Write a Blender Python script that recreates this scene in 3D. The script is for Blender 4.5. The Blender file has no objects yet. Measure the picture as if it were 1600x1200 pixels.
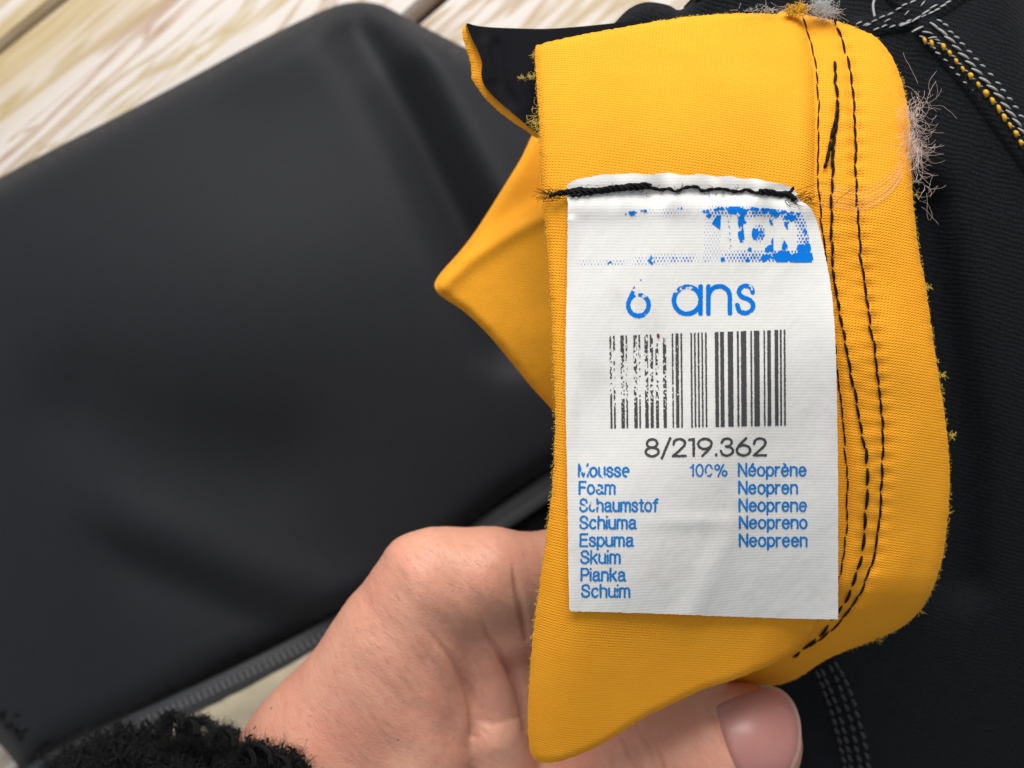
import bpy, bmesh, math, random
import numpy as np
from mathutils import Vector, Matrix
from mathutils.geometry import delaunay_2d_cdt

random.seed(7)
rng = np.random.default_rng(11)
sc = bpy.context.scene
col = sc.collection

# ------------------------------------------------------------------ camera
F = 1256.0          # focal length in photograph pixels (1600 wide)
CH = 250.0          # camera height above the boards, millimetres
cam_d = bpy.data.cameras.new('camera')
cam_d.sensor_width = 36.0
cam_d.lens = 36.0 * F / 1600.0
cam_d.clip_start = 0.005
cam_d.clip_end = 50.0
cam_d.dof.use_dof = True
cam_d.dof.focus_distance = 0.1365
cam_d.dof.aperture_fstop = 13.0
cam = bpy.data.objects.new('camera', cam_d)
cam.location = (0, 0, CH / 1000)
col.objects.link(cam)
sc.camera = cam

# ------------------------------------------------------------------ light
world = bpy.data.worlds.new('World')
sc.world = world
world.use_nodes = True
bg = world.node_tree.nodes['Background']
bg.inputs['Color'].default_value = (0.90, 0.95, 1.0, 1)
bg.inputs['Strength'].default_value = 0.31


def area(name, loc, target, sx, sy, power, colour):
    l = bpy.data.lights.new(name, 'AREA')
    l.shape = 'RECTANGLE'
    l.size, l.size_y = sx, sy
    l.energy = power
    l.color = colour
    o = bpy.data.objects.new(name, l)
    o.location = loc
    o.rotation_euler = (Vector(target) - Vector(loc)).to_track_quat('-Z', 'Y').to_euler()
    col.objects.link(o)
    return o


area('window_light', (-0.02, 0.51, 0.40), (0.0, 0.0, 0.11), 0.50, 0.34, 5.35, (1.0, 0.97, 0.93))
area('fill_light', (-0.55, 0.25, 0.95), (0.0, 0.0, 0.11), 0.6, 0.6, 1.5, (0.95, 0.97, 1.0))  # added fill lamp that brightens the left panel and the hand

sc.view_settings.view_transform = 'Standard'
sc.view_settings.look = 'None'
sc.view_settings.exposure = 0.0
sc.view_settings.gamma = 1.0
sc.cycles.use_denoising = True
sc.cycles.denoising_prefilter = 'ACCURATE'
sc.cycles.max_bounces = 8


# ------------------------------------------------------------------ helpers
def W(px, py, d):
    """photograph pixel + distance (mm) -> world metres, as an (n,3) array"""
    px = np.asarray(px, float); py = np.asarray(py, float); d = np.asarray(d, float)
    px, py, d = np.broadcast_arrays(px, py, d)
    return np.stack([(px - 800) * d / F, -(py - 600) * d / F, CH - d], -1) * 0.001


def pdist(x, y, poly):
    """distance of points to an open polyline (pixels)"""
    x = np.asarray(x, float); y = np.asarray(y, float)
    best = np.full(np.broadcast(x, y).shape, 1e9)
    for (ax, ay), (bx, by) in zip(poly[:-1], poly[1:]):
        dx, dy = bx - ax, by - ay
        L = dx * dx + dy * dy + 1e-9
        t = np.clip(((x - ax) * dx + (y - ay) * dy) / L, 0, 1)
        best = np.minimum(best, np.hypot(x - ax - t * dx, y - ay - t * dy))
    return best


def cr(points, n=8, closed=False):
    """Catmull-Rom through the points"""
    P = [np.array(p, float) for p in points]
    m = len(P)
    out = []
    for i in range(m if closed else m - 1):
        if closed:
            p0, p1, p2, p3 = P[i - 1], P[i], P[(i + 1) % m], P[(i + 2) % m]
        else:
            p0, p1, p2, p3 = P[max(i - 1, 0)], P[i], P[i + 1], P[min(i + 2, m - 1)]
        for k in range(n):
            t = k / n
            out.append(0.5 * ((2 * p1) + (-p0 + p2) * t + (2 * p0 - 5 * p1 + 4 * p2 - p3) * t * t
                              + (-p0 + 3 * p1 - 3 * p2 + p3) * t ** 3))
    if not closed:
        out.append(P[-1])
    return np.array(out)


def resample(pts, step, closed=False):
    pts = np.asarray(pts, float)
    if closed:
        pts = np.vstack([pts, pts[:1]])
    seg = np.hypot(*np.diff(pts[:, :2], axis=0).T)
    s = np.r_[0, np.cumsum(seg)]
    n = max(2, int(round(s[-1] / step)))
    u = np.linspace(0, s[-1], n + 1)
    if closed:
        u = u[:-1]
    return np.stack([np.interp(u, s, pts[:, k]) for k in range(pts.shape[1])], -1)


def inside(x, y, poly):
    c = np.zeros(x.shape, bool)
    px, py = poly[:, 0], poly[:, 1]
    j = len(poly) - 1
    for i in range(len(poly)):
        cond = ((py[i] > y) != (py[j] > y)) & (x < (px[j] - px[i]) * (y - py[i]) / (py[j] - py[i] + 1e-12) + px[i])
        c ^= cond
        j = i
    return c


def vnoise(x, y, cell, seed):
    r = np.random.default_rng(seed)
    g = r.random((257, 257))
    u = np.asarray(x) / cell; v = np.asarray(y) / cell
    i = np.floor(u).astype(int); j = np.floor(v).astype(int)
    fu, fv = u - i, v - j
    fu = fu * fu * (3 - 2 * fu); fv = fv * fv * (3 - 2 * fv)
    i %= 256; j %= 256
    return (g[i, j] * (1 - fu) * (1 - fv) + g[i + 1, j] * fu * (1 - fv) + g[i, j + 1] * (1 - fu) * fv + g[i + 1, j + 1] * fu * fv)


BASE = {}


def empty(name, label, cat, loc):
    o = bpy.data.objects.new(name, None)
    o.empty_display_size = 0.02
    o.location = loc
    o['label'] = label
    o['category'] = cat
    col.objects.link(o)
    return o


def link(o, parent=None):
    col.objects.link(o)
    if parent is not None:
        o.parent = parent
        p = parent
        off = Vector((0, 0, 0))
        while p is not None:
            off += Vector(p.location) if p.type == 'EMPTY' else Vector((0, 0, 0))
            p = p.parent
        o.matrix_parent_inverse = Matrix.Translation(-off) if parent.type == 'EMPTY' else Matrix.Identity(4)
    return o


def mesh_obj(name, V, Fc, mats, parent=None, mi=None, smooth=True, uv=None):
    me = bpy.data.meshes.new(name)
    me.from_pydata([tuple(map(float, v)) for v in V], [], [tuple(map(int, f)) for f in Fc])
    for m in (mats if isinstance(mats, (list, tuple)) else [mats]):
        me.materials.append(m)
    if mi is not None:
        me.polygons.foreach_set('material_index', np.asarray(mi, np.int32))
    me.polygons.foreach_set('use_smooth', np.full(len(me.polygons), smooth))
    me.update()
    return link(bpy.data.objects.new(name, me), parent)


class MB:
    def __init__(s):
        s.V, s.F, s.n = [], [], 0

    def add(s, V, Fc):
        s.V.append(np.asarray(V, float))
        s.F += [tuple(i + s.n for i in f) for f in Fc]
        s.n += len(V)

    def tube(s, pts, r, sides=5, cap=True):
        pts = np.asarray(pts, float)
        n = len(pts)
        r = np.broadcast_to(np.asarray(r, float), (n,))
        t = np.gradient(pts, axis=0)
        t /= np.linalg.norm(t, axis=1)[:, None] + 1e-15
        ref = np.array([0.31, 0.22, 0.92]) if abs(t[0][2]) < 0.8 else np.array([0.9, 0.3, 0.1])
        V, u = [], ref
        ang = np.arange(sides) * 2 * math.pi / sides
        for i in range(n):
            u = u - t[i] * np.dot(u, t[i]); u /= np.linalg.norm(u) + 1e-15
            w = np.cross(t[i], u)
            V.append(pts[i] + r[i] * (np.cos(ang)[:, None] * u + np.sin(ang)[:, None] * w))
        V = np.vstack(V)
        Fc = []
        for i in range(n - 1):
            for k in range(sides):
                a, b = i * sides + k, i * sides + (k + 1) % sides
                Fc.append((a, b, b + sides, a + sides))
        if cap:
            Fc.append(tuple(range(sides))[::-1]); Fc.append(tuple((n - 1) * sides + k for k in range(sides)))
        s.add(V, Fc)

    def build(s, name, mat, parent=None, smooth=True):
        return mesh_obj(name, np.vstack(s.V), s.F, mat, parent, smooth=smooth)


def sheet(name, outline, dfun, mats, parent, step=9, thick=2.5, roll=(0, 0), n=6, jag=0.0):
    """a cloth or foam sheet with its own outline, relief, thickness and cut edge"""
    ol = resample(cr(outline, n, True), step * 0.6, True)
    if jag:
        ol = ol + rng.normal(0, jag, ol.shape)
    x0, y0 = ol.min(0); x1, y1 = ol.max(0)
    gx, gy = np.meshgrid(np.arange(x0, x1, step), np.arange(y0, y1, step * 0.866))
    gx = gx + (np.arange(gx.shape[0]) % 2)[:, None] * step / 2
    gx, gy = gx.ravel(), gy.ravel()
    k = inside(gx, gy, ol)
    gx, gy = gx[k], gy[k]
    cl = np.vstack([ol, ol[:1]])
    k = pdist(gx, gy, cl) > step * 0.5
    pts = np.vstack([ol, np.stack([gx[k], gy[k]], -1)])
    m = len(ol)
    v2, _, fs, _, _, _ = delaunay_2d_cdt([Vector(p) for p in pts], [(i, (i + 1) % m) for i in range(m)], [list(range(m))], 1, 1e-5)
    v2 = np.array([(v.x, v.y) for v in v2])
    d = dfun(v2[:, 0], v2[:, 1]).astype(float)
    if roll[0]:
        e = np.clip(pdist(v2[:, 0], v2[:, 1], cl) / roll[0], 0, 1)
        d = d + roll[1] * (1 - np.sqrt(np.clip(1 - (1 - e) ** 2, 0, 1)))
    V = W(v2[:, 0], v2[:, 1], d)
    T = np.array([f[:3] for f in fs])
    nrm = np.cross(V[T[:, 1]] - V[T[:, 0]], V[T[:, 2]] - V[T[:, 0]])
    flip = nrm[:, 2] < 0
    T[flip] = T[flip][:, ::-1]
    nrm[flip] *= -1
    vn = np.zeros_like(V)
    for c in range(3):
        np.add.at(vn, T[:, c], nrm)
    vn /= np.linalg.norm(vn, axis=1)[:, None] + 1e-20
    B = V - vn * thick * 0.001
    N = len(V)
    # directed boundary edges
    ed = {}
    for t in T:
        for a, b in ((t[0], t[1]), (t[1], t[2]), (t[2], t[0])):
            ed[(int(a), int(b))] = 1
    bnd = [(a, b) for (a, b) in ed if (b, a) not in ed]
    Fc = [tuple(t) for t in T] + [tuple(t[::-1] + N) for t in T]
    mi = [0] * len(T) + [2 % len(mats)] * len(T)
    # side wall: own vertices so that the cut edge stays crisp
    Vs = []
    for a, b in bnd:
        q = 2 * N + len(Vs)
        Vs += [V[a], V[b], B[b], B[a]]
        Fc.append((q + 1, q, q + 3, q + 2))
        mi.append(min(1, len(mats) - 1))
    return mesh_obj(name, np.vstack([V, B, np.array(Vs)]), Fc, mats, parent, mi)


# ------------------------------------------------------------------ materials
def mat(name):
    m = bpy.data.materials.new(name)
    m.use_nodes = True
    return m, m.node_tree.nodes, m.node_tree.links, m.node_tree.nodes['Principled BSDF']


class G:
    """tiny node-graph helper"""
    def __init__(s, m):
        s.N, s.L = m.node_tree.nodes, m.node_tree.links

    def co(s, rot=0.0, scale=(1, 1, 1)):
        t = s.N.new('ShaderNodeTexCoord'); mp = s.N.new('ShaderNodeMapping'); m2 = s.N.new('ShaderNodeMapping')
        mp.inputs['Rotation'].default_value = (0, 0, rot)
        m2.inputs['Scale'].default_value = scale
        s.L.new(t.outputs['Object'], mp.inputs['Vector'])
        s.L.new(mp.outputs[0], m2.inputs['Vector'])
        return m2.outputs[0]

    def math(s, op, a, b=0.0, clamp=False):
        n = s.N.new('ShaderNodeMath'); n.operation = op; n.use_clamp = clamp
        for i, v in enumerate((a, b)):
            if isinstance(v, (int, float)):
                n.inputs[i].default_value = v
            else:
                s.L.new(v, n.inputs[i])
        return n.outputs[0]

    def noise(s, vec, scale, detail=3, rough=0.55, dist=0.0):
        n = s.N.new('ShaderNodeTexNoise')
        n.inputs['Scale'].default_value = scale; n.inputs['Detail'].default_value = detail
        n.inputs['Roughness'].default_value = rough; n.inputs['Distortion'].default_value = dist
        s.L.new(vec, n.inputs['Vector'])
        return n.outputs['Fac']

    def xyz(s, vec):
        n = s.N.new('ShaderNodeSeparateXYZ'); s.L.new(vec, n.inputs[0]); return n.outputs

    def ramp(s, fac, stops):
        n = s.N.new('ShaderNodeValToRGB')
        e = n.color_ramp.elements
        while len(e) < len(stops):
            e.new(0.5)
        for el, (p, c) in zip(e, stops):
            el.position = p
            el.color = (*c, 1) if len(c) == 3 else c
        s.L.new(fac, n.inputs[0])
        return n.outputs[0]

    def mix(s, fac, a, b, mode='MIX'):
        n = s.N.new('ShaderNodeMix'); n.data_type = 'RGBA'; n.blend_type = mode
        for i, v in ((0, fac), (6, a), (7, b)):
            if isinstance(v, (int, float)):
                n.inputs[i].default_value = v
            elif isinstance(v, tuple):
                n.inputs[i].default_value = (*v, 1)
            else:
                s.L.new(v, n.inputs[i])
        return n.outputs[2]

    def bump(s, h, dist, strength, normal=None):
        n = s.N.new('ShaderNodeBump')
        n.inputs['Distance'].default_value = dist; n.inputs['Strength'].default_value = strength
        s.L.new(h, n.inputs['Height'])
        if normal is not None:
            s.L.new(normal, n.inputs['Normal'])
        return n.outputs[0]


def knit(name, colour, pitch=(0.55, 0.48), rot=0.15, depth=0.00009, var=0.10, rough=0.85, sheen=0.25, colour2=None, strength=0.5, warp=0.0):
    m, N, L, b = mat(name)
    g = G(m)
    v = g.co(rot)
    x, y, z = g.xyz(v)
    w = g.noise(g.co(), 60, 2)
    ww = g.math('MULTIPLY', g.math('SUBTRACT', w, 0.5), 6.0 + warp)
    sx = g.math('SINE', g.math('ADD', g.math('MULTIPLY', x, 2 * math.pi / (pitch[0] * 0.001)), ww))
    sy = g.math('SINE', g.math('ADD', g.math('MULTIPLY', y, 2 * math.pi / (pitch[1] * 0.001)), ww))
    h = g.math('ADD', g.math('MULTIPLY', sx, sy), g.math('MULTIPLY', sy, 0.7))
    fine = g.noise(g.co(), 5200, 2)
    h = g.math('ADD', h, g.math('MULTIPLY', fine, 1.6))
    soft = g.bump(g.noise(g.co(), 170, 3), 0.0009, 0.22)
    L.new(g.bump(h, depth, strength, soft), b.inputs['Normal'])
    big = g.noise(g.co(), 90, 4)
    c2 = colour2 or tuple(c * (1 - 1.6 * var) for c in colour)
    c = g.mix(g.math('MULTIPLY', g.math('SUBTRACT', big, 0.35), 2.2, True), colour, c2)
    fi = g.noise(g.co(), 2600, 2)
    c = g.mix(g.math('MULTIPLY', g.math('SUBTRACT', fi, 0.5), 1.6, True), c, tuple(v * (1 - var) for v in c2))
    L.new(c, b.inputs['Base Color'])
    b.inputs['Roughness'].default_value = rough
    b.inputs['Specular IOR Level'].default_value = 0.25
    b.inputs['Sheen Weight'].default_value = sheen
    b.inputs['Sheen Roughness'].default_value = 0.5
    b.inputs['Sheen Tint'].default_value = (*[min(1, v * 1.2) for v in colour], 1)
    return m


def plain(name, colour, rough=0.7, spec=0.3, nscale=1500, var=0.25, bump=0.00004, sheen=0.0):
    m, N, L, b = mat(name)
    g = G(m)
    n = g.noise(g.co(), nscale, 3)
    c = g.mix(g.math('MULTIPLY', g.math('SUBTRACT', n, 0.3), 2.0, True), colour, tuple(v * (1 - var) for v in colour))
    L.new(c, b.inputs['Base Color'])
    L.new(g.bump(n, bump, 0.6), b.inputs['Normal'])
    b.inputs['Roughness'].default_value = rough
    b.inputs['Specular IOR Level'].default_value = spec
    b.inputs['Sheen Weight'].default_value = sheen
    return m


YEL = (0.955, 0.405, 0.020)
M_yel = knit('yellow_jersey', YEL, colour2=(0.94, 0.362, 0.015))
M_yel2 = knit('yellow_jersey_lining', (0.92, 0.385, 0.019), depth=0.00005)
M_edge = plain('cut_foam_edge', (0.62, 0.40, 0.05), 0.95, 0.1)
M_foam = plain('black_foam', (0.012, 0.012, 0.013), 0.8)
M_shell = plain('black_smooth_shell', (0.006, 0.006, 0.0095), 0.7, 0.12, 400)
M_thread = plain('black_thread', (0.006, 0.006, 0.007), 0.8, 0.2, 5000)
M_brown = plain('dark_brown_thread', (0.012, 0.008, 0.004), 0.8, 0.2, 5000)
M_white_thread = plain('pale_grey_thread', (0.50, 0.50, 0.50), 0.8, 0.3, 5000)
M_dark_thread = plain('charcoal_thread', (0.045, 0.045, 0.048), 0.7, 0.3, 5000)
M_yel_thread = plain('yellow_thread', (0.80, 0.45, 0.03), 0.8, 0.2, 5000)
M_fray = plain('frayed_yellow_fibre', (0.82, 0.62, 0.14), 0.9, 0.1, 5000)
M_lint = plain('pink_grey_fibre', (0.93, 0.76, 0.68), 0.8, 0.3, 3000)
M_lintw = plain('pale_grey_fibre', (0.62, 0.62, 0.62), 0.8, 0.3, 3000)
M_tape = knit('grey_zip_tape', (0.085, 0.088, 0.094), pitch=(0.9, 0.9), rot=0.5, depth=0.00012, sheen=0.2)
M_tooth = plain('grey_zip_tooth', (0.15, 0.15, 0.16), 0.45, 0.5)


def smooth_neoprene():
    m, N, L, b = mat('slate_neoprene')
    g = G(m)
    n = g.noise(g.co(), 25, 4)
    c = g.mix(n, (0.0150, 0.0165, 0.0205), (0.0185, 0.0193, 0.0222))
    c = g.mix(g.math('MULTIPLY', g.math('SUBTRACT', g.noise(g.co(), 300, 4, 0.7), 0.52), 3.0, True), c, (0.0135, 0.0145, 0.0175))
    L.new(c, b.inputs['Base Color'])
    L.new(g.bump(g.noise(g.co(), 2500, 2), 0.00005, 0.4), b.inputs['Normal'])
    b.inputs['Roughness'].default_value = 0.62
    b.inputs['Specular IOR Level'].default_value = 0.16
    b.inputs['Sheen Weight'].default_value = 0.06
    return m


M_neo = smooth_neoprene()


def ribbed():
    m, N, L, b = mat('black_ribbed_jersey')
    g = G(m)
    v = g.co(0.28)
    x, y, z = g.xyz(v)
    w = g.noise(g.co(), 160, 3)
    ph = g.math('ADD', g.math('MULTIPLY', y, 2 * math.pi / 0.00088), g.math('MULTIPLY', g.math('SUBTRACT', w, 0.5), 14.0))
    rib = g.math('SINE', ph)
    cross = g.math('SINE', g.math('ADD', g.math('MULTIPLY', x, 2 * math.pi / 0.0006), g.math('MULTIPLY', rib, 1.2)))
    fine = g.noise(g.co(), 4200, 3)
    h = g.math('ADD', rib, g.math('ADD', g.math('MULTIPLY', cross, 0.45), g.math('MULTIPLY', fine, 3.4)))
    L.new(g.bump(h, 0.00011, 0.42), b.inputs['Normal'])
    c = g.mix(g.math('MULTIPLY', g.math('SUBTRACT', fine, 0.35), 2.5, True), (0.0045, 0.0050, 0.0064), (0.0210, 0.0225, 0.0265))
    L.new(c, b.inputs['Base Color'])
    b.inputs['Roughness'].default_value = 0.85
    b.inputs['Specular IOR Level'].default_value = 0.09
    b.inputs['Sheen Weight'].default_value = 0.01
    return m


M_rib = ribbed()


def label_cloth():
    m, N, L, b = mat('white_satin_label')
    g = G(m)
    x, y, z = g.xyz(g.co())
    w = g.noise(g.co(), 120, 2)
    sy = g.math('SINE', g.math('ADD', g.math('MULTIPLY', y, 2 * math.pi / 0.00052), g.math('MULTIPLY', w, 3.0)))
    sx = g.math('SINE', g.math('MULTIPLY', x, 2 * math.pi / 0.00036))
    h = g.math('ADD', sy, g.math('ADD', g.math('MULTIPLY', sx, 0.4), g.math('MULTIPLY', g.noise(g.co(), 3000, 2), 0.8)))
    crease = g.noise(g.co(0.3, (1, 0.6, 1)), 70, 4)
    nb = g.bump(crease, 0.0022, 0.3)
    L.new(g.bump(h, 0.000009, 0.45, nb), b.inputs['Normal'])
    st = g.noise(g.co(), 110, 5, 0.65)
    dirt = g.math('MULTIPLY', g.math('SUBTRACT', st, 0.55), 3.0, True)
    c = g.mix(dirt, (0.80, 0.785, 0.757), (0.62, 0.595, 0.55))
    L.new(c, b.inputs['Base Color'])
    b.inputs['Roughness'].default_value = 0.45
    b.inputs['Specular IOR Level'].default_value = 0.4
    b.inputs['Sheen Weight'].default_value = 0.15
    return m


M_label = label_cloth()
M_blue = plain('blue_print', (0.0, 0.20, 0.76), 0.7, 0.12, 3000, 0.15)
M_blue2 = plain('small_blue_print', (0.014, 0.215, 0.62), 0.7, 0.12, 3000, 0.15)
M_ink = plain('black_print', (0.075, 0.075, 0.078), 0.6, 0.3, 3000, 0.4)
M_rust = plain('rust_spot', (0.22, 0.07, 0.02), 0.8)


def skin():
    m, N, L, b = mat('skin')
    g = G(m)
    n1 = g.noise(g.co(), 55, 4)
    n2 = g.noise(g.co(), 420, 4, 0.7)
    c = g.mix(g.math('MULTIPLY', g.math('SUBTRACT', n1, 0.3), 2.2, True), (0.68, 0.368, 0.255), (0.65, 0.278, 0.200))
    c = g.mix(g.math('MULTIPLY', g.math('SUBTRACT', n2, 0.5), 1.7, True), c, (0.57, 0.225, 0.160))
    L.new(c, b.inputs['Base Color'])
    # fine skin lines, stretched across the hand, and pores
    a = g.noise(g.co(0.75, (0.55, 2.0, 1.0)), 520, 5, 0.7, 0.6)
    w1 = g.noise(g.co(0.9, (0.35, 1.9, 1.0)), 190, 3, 0.6, 0.8)
    vor = N.new('ShaderNodeTexVoronoi'); vor.feature = 'DISTANCE_TO_EDGE'
    vor.inputs['Scale'].default_value = 1150
    L.new(g.co(0.4, (0.7, 1.3, 1)), vor.inputs['Vector'])
    cell = g.math('MULTIPLY', vor.outputs['Distance'], 2.2, True)
    h = g.math('ADD', g.math('MULTIPLY', a, 1.0), g.math('ADD', g.math('MULTIPLY', cell, 0.30), g.math('MULTIPLY', w1, 1.1)))
    L.new(g.bump(h, 0.00025, 0.46), b.inputs['Normal'])
    L.new(g.math('ADD', g.math('MULTIPLY', n2, 0.18), 0.34), b.inputs['Roughness'])
    b.inputs['Subsurface Weight'].default_value = 0.5
    b.inputs['Subsurface Radius'].default_value = (1.0, 0.35, 0.2)
    b.inputs['Subsurface Scale'].default_value = 0.0016
    b.inputs['Specular IOR Level'].default_value = 0.38
    return m


M_skin = skin()


def nail_mat():
    m, N, L, b = mat('fingernail')
    g = G(m)
    n = g.noise(g.co(0.2, (1, 3, 1)), 160, 3)
    c = g.mix(n, (0.47, 0.225, 0.195), (0.44, 0.185, 0.165))
    L.new(c, b.inputs['Base Color'])
    L.new(g.bump(g.noise(g.co(0.12, (0.2, 3.0, 1)), 500, 3), 0.0001, 0.25), b.inputs['Normal'])
    b.inputs['Roughness'].default_value = 0.36
    b.inputs['Specular IOR Level'].default_value = 0.5
    b.inputs['Subsurface Weight'].default_value = 0.3
    b.inputs['Subsurface Radius'].default_value = (1.0, 0.4, 0.3)
    b.inputs['Subsurface Scale'].default_value = 0.001
    return m


M_nail = nail_mat()


def boards():
    m, N, L, b = mat('whitewashed_boards')
    g = G(m)
    a = math.radians(40)
    v = g.co(-a, (1, 1, 1))
    vs = g.co(-a, (0.085, 1.0, 1.0))
    vs2 = g.co(-a, (0.07, 1.0, 1.0))
    s1 = g.noise(vs, 62, 3, 0.5, 0.12)
    s2 = g.noise(vs2, 115, 3, 0.6, 0.15)
    blot = g.noise(v, 70, 4)
    tone = g.noise(vs, 30, 2)
    base = g.mix(blot, (0.76, 0.70, 0.62), (0.67, 0.60, 0.575))
    wid = g.math('MULTIPLY', g.noise(v, 60, 2), 0.075)

    def line(src, at, k=1.0):
        q = g.math('ABSOLUTE', g.math('SUBTRACT', src, at))
        return g.math('SUBTRACT', 1.0, g.math('DIVIDE', q, g.math('MULTIPLY', wid, k)), True)
    l1 = g.math('MAXIMUM', line(s1, 0.47), line(s1, 0.60, 0.8))
    l1 = g.math('MAXIMUM', l1, line(s2, 0.42, 0.7))
    ink = g.mix(g.math('MULTIPLY', g.math('SUBTRACT', tone, 0.4), 4.0, True), (0.47, 0.34, 0.11), (0.34, 0.16, 0.075))
    c = g.mix(g.math('MULTIPLY', l1, 0.8, True), base, ink)
    ay = g.xyz(v)[1]
    st = g.math('DIVIDE', g.math('ABSOLUTE', g.math('SUBTRACT', g.math('ADD', ay, g.math('MULTIPLY', s2, 0.006)), 0.178)), 0.016)
    st = g.math('SUBTRACT', 1.0, st, True)
    c = g.mix(g.math('MULTIPLY', g.math('MULTIPLY', st, g.math('ADD', s2, 0.3)), 1.0, True), c, (0.50, 0.36, 0.14))
    L.new(c, b.inputs['Base Color'])
    L.new(g.bump(g.math('ADD', s1, g.math('MULTIPLY', s2, 0.5)), 0.0012, 0.4), b.inputs['Normal'])
    b.inputs['Roughness'].default_value = 0.55
    return m


M_boards = boards()
M_gap = plain('dark_board_joint', (0.15, 0.10, 0.09), 0.9)
M_yarn = plain('black_fluffy_yarn', (0.008, 0.008, 0.0085), 0.95, 0.1, 1500, sheen=0.05)
M_hair = plain('fine_pale_hair', (0.70, 0.45, 0.30), 0.5, 0.4)

# ------------------------------------------------------------------ setting: whitewashed boards
fl = mesh_obj('floor', [(-0.6, -0.6, -0.012), (0.6, -0.6, -0.012), (0.6, 0.6, -0.012), (-0.6, 0.6, -0.012)], [(0, 1, 2, 3)], M_gap, smooth=False)
fl['kind'] = 'structure'
fl['label'] = 'whitewashed wooden boards with ochre and brown streaks under the wetsuit'


def board(off0, off1):
    """one board along the 40 degree direction; offsets (metres) across it"""
    a = math.radians(40)
    u = np.array([math.cos(a), math.sin(a)]); w = np.array([-math.sin(a), math.cos(a)])
    bm = bmesh.new()
    n = 60
    rows = []
    prof = [(0, -0.010), (0, -0.0012), (0.0010, 0), (0.5, 0), (-0.0010, 0), (0, -0.0012), (0, -0.010)]
    for i in range(n + 1):
        s = -0.45 + 0.9 * i / n
        j0 = (math.sin(s * 61 + off0 * 90) * 0.6 + math.sin(s * 143 + off0 * 50) * 0.4) * 0.0006
        row = []
        for k, (p, z) in enumerate(prof):
            o = off0 + j0 + p if k < 3 else ((off0 + off1) / 2 if k == 3 else off1 - j0 + p)
            row.append(bm.verts.new((*(u * s + w * o), z)))
        rows.append(row)
    for r0, r1 in zip(rows[:-1], rows[1:]):
        for k in range(len(prof) - 1):
            bm.faces.new((r0[k], r1[k], r1[k + 1], r0[k + 1]))
    bmesh.ops.recalc_face_normals(bm, faces=bm.faces)
    me = bpy.data.meshes.new('plank')
    bm.to_mesh(me); bm.free()
    me.materials.append(M_boards)
    o = bpy.data.objects.new('plank', me)
    link(o, fl)
    return o


def acrossboard(px, py):
    p = W(px, py, CH)
    a = math.radians(40)
    return float(-math.sin(a) * p[0] + math.cos(a) * p[1])


gap1 = acrossboard(655, 20)
gap2 = acrossboard(18, 60)
edges = [gap1 - 0.30, gap1 - 0.20, gap1 - 0.10, gap1 - 0.003]
for a_, b_ in zip([gap1 - 0.30, gap1 - 0.20, gap1 - 0.10], [gap1 - 0.2025, gap1 - 0.1025, gap1 - 0.0026]):
    board(a_, b_)
board(gap1 + 0.0024, gap2 - 0.0009) if gap2 > gap1 else None
board(gap2 + 0.0009, gap2 + 0.09)
board(gap2 + 0.0925, gap2 + 0.18)

# ------------------------------------------------------------------ the wetsuit
suit = empty('wetsuit', 'black neoprene wetsuit with yellow collar turned inside out to show its label', 'wetsuit', W(900, 600, CH - 2))


def soft(v, w=38.0):
    return w * np.log1p(np.exp(np.clip(v / w, -60, 60)))


def ybase(x, y):
    """distance of the collar: bends back at the top and towards the lower right"""
    y = np.asarray(y, float)
    xs = 1215 - soft(1215 - np.asarray(x, float), 20.0)
    return (135 + 10 * np.clip((330 - y) / 300, 0, None) ** 2
            + 0.025 * soft((y - 800) + 1.3 * (xs - 1050)) + 0.012 * soft(y - 860))


def gauss(d, w):
    return np.exp(-(d / w) ** 2)


# --- left smooth panel
P_valley = [(60, 800), (150, 832), (220, 866), (300, 898), (400, 942), (500, 975), (620, 1010)]
P_ridge = [(100, 760), (260, 815), (400, 880), (520, 940), (640, 990)]
P_fold = [(560, 45), (610, 110), (660, 210), (705, 310), (755, 420), (800, 520)]
P_foldr = [(660, 90), (725, 200), (800, 320)]


def d_panel(x, y):
    d = 224 - 10 * np.exp(-((x - 330) / 360) ** 2 - ((y - 470) / 250) ** 2)
    tap = np.clip((x - 100) / 110, 0, 1) ** 1.2
    sg = y - np.interp(x, [p[0] for p in P_valley], [p[1] for p in P_valley])
    d = d + tap * (7.0 / (1 + np.exp(-np.clip(sg / 13, -40, 40))) * np.exp(-np.clip(sg, 0, None) / 75) - 2.2 * gauss(sg + 45, 55))
    d = d + 11 * gauss(pdist(x, y, P_fold), 46) - 9 * gauss(pdist(x, y, P_foldr), 58)
    d = d - 1.5 * gauss(pdist(x, y, [(560, 10), (500, 60), (420, 90)]), 70)
    d = d + 3.5 * gauss(pdist(x, y, [(130, 640), (260, 700), (420, 730)]), 90)
    return d


panel_ol = [(-520, 548), (-300, 436), (-80, 319), (0, 277), (50, 250), (100, 224), (200, 173), (300, 120), (400, 66), (480, 27), (520, 10), (555, 3), (595, 7), (640, 30), (700, 61), (760, 90),
            (850, 130), (1000, 200), (1080, 320), (1080, 480), (1000, 640), (900, 715), (850, 748), (800, 778), (740, 826), (690, 870), (620, 915), (540, 957), (450, 1004), (420, 1017),
            (337, 1055), (253, 1097), (169, 1134), (93, 1170), (45, 1203), (32, 1202), (22, 1190), (8, 1172), (-8, 1156), (-80, 1086), (-300, 930), (-520, 780)]
sheet('leg_panel', panel_ol, d_panel, [M_neo, M_foam, M_foam], suit, step=15, thick=3.0, roll=(45, 12), n=4)

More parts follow.
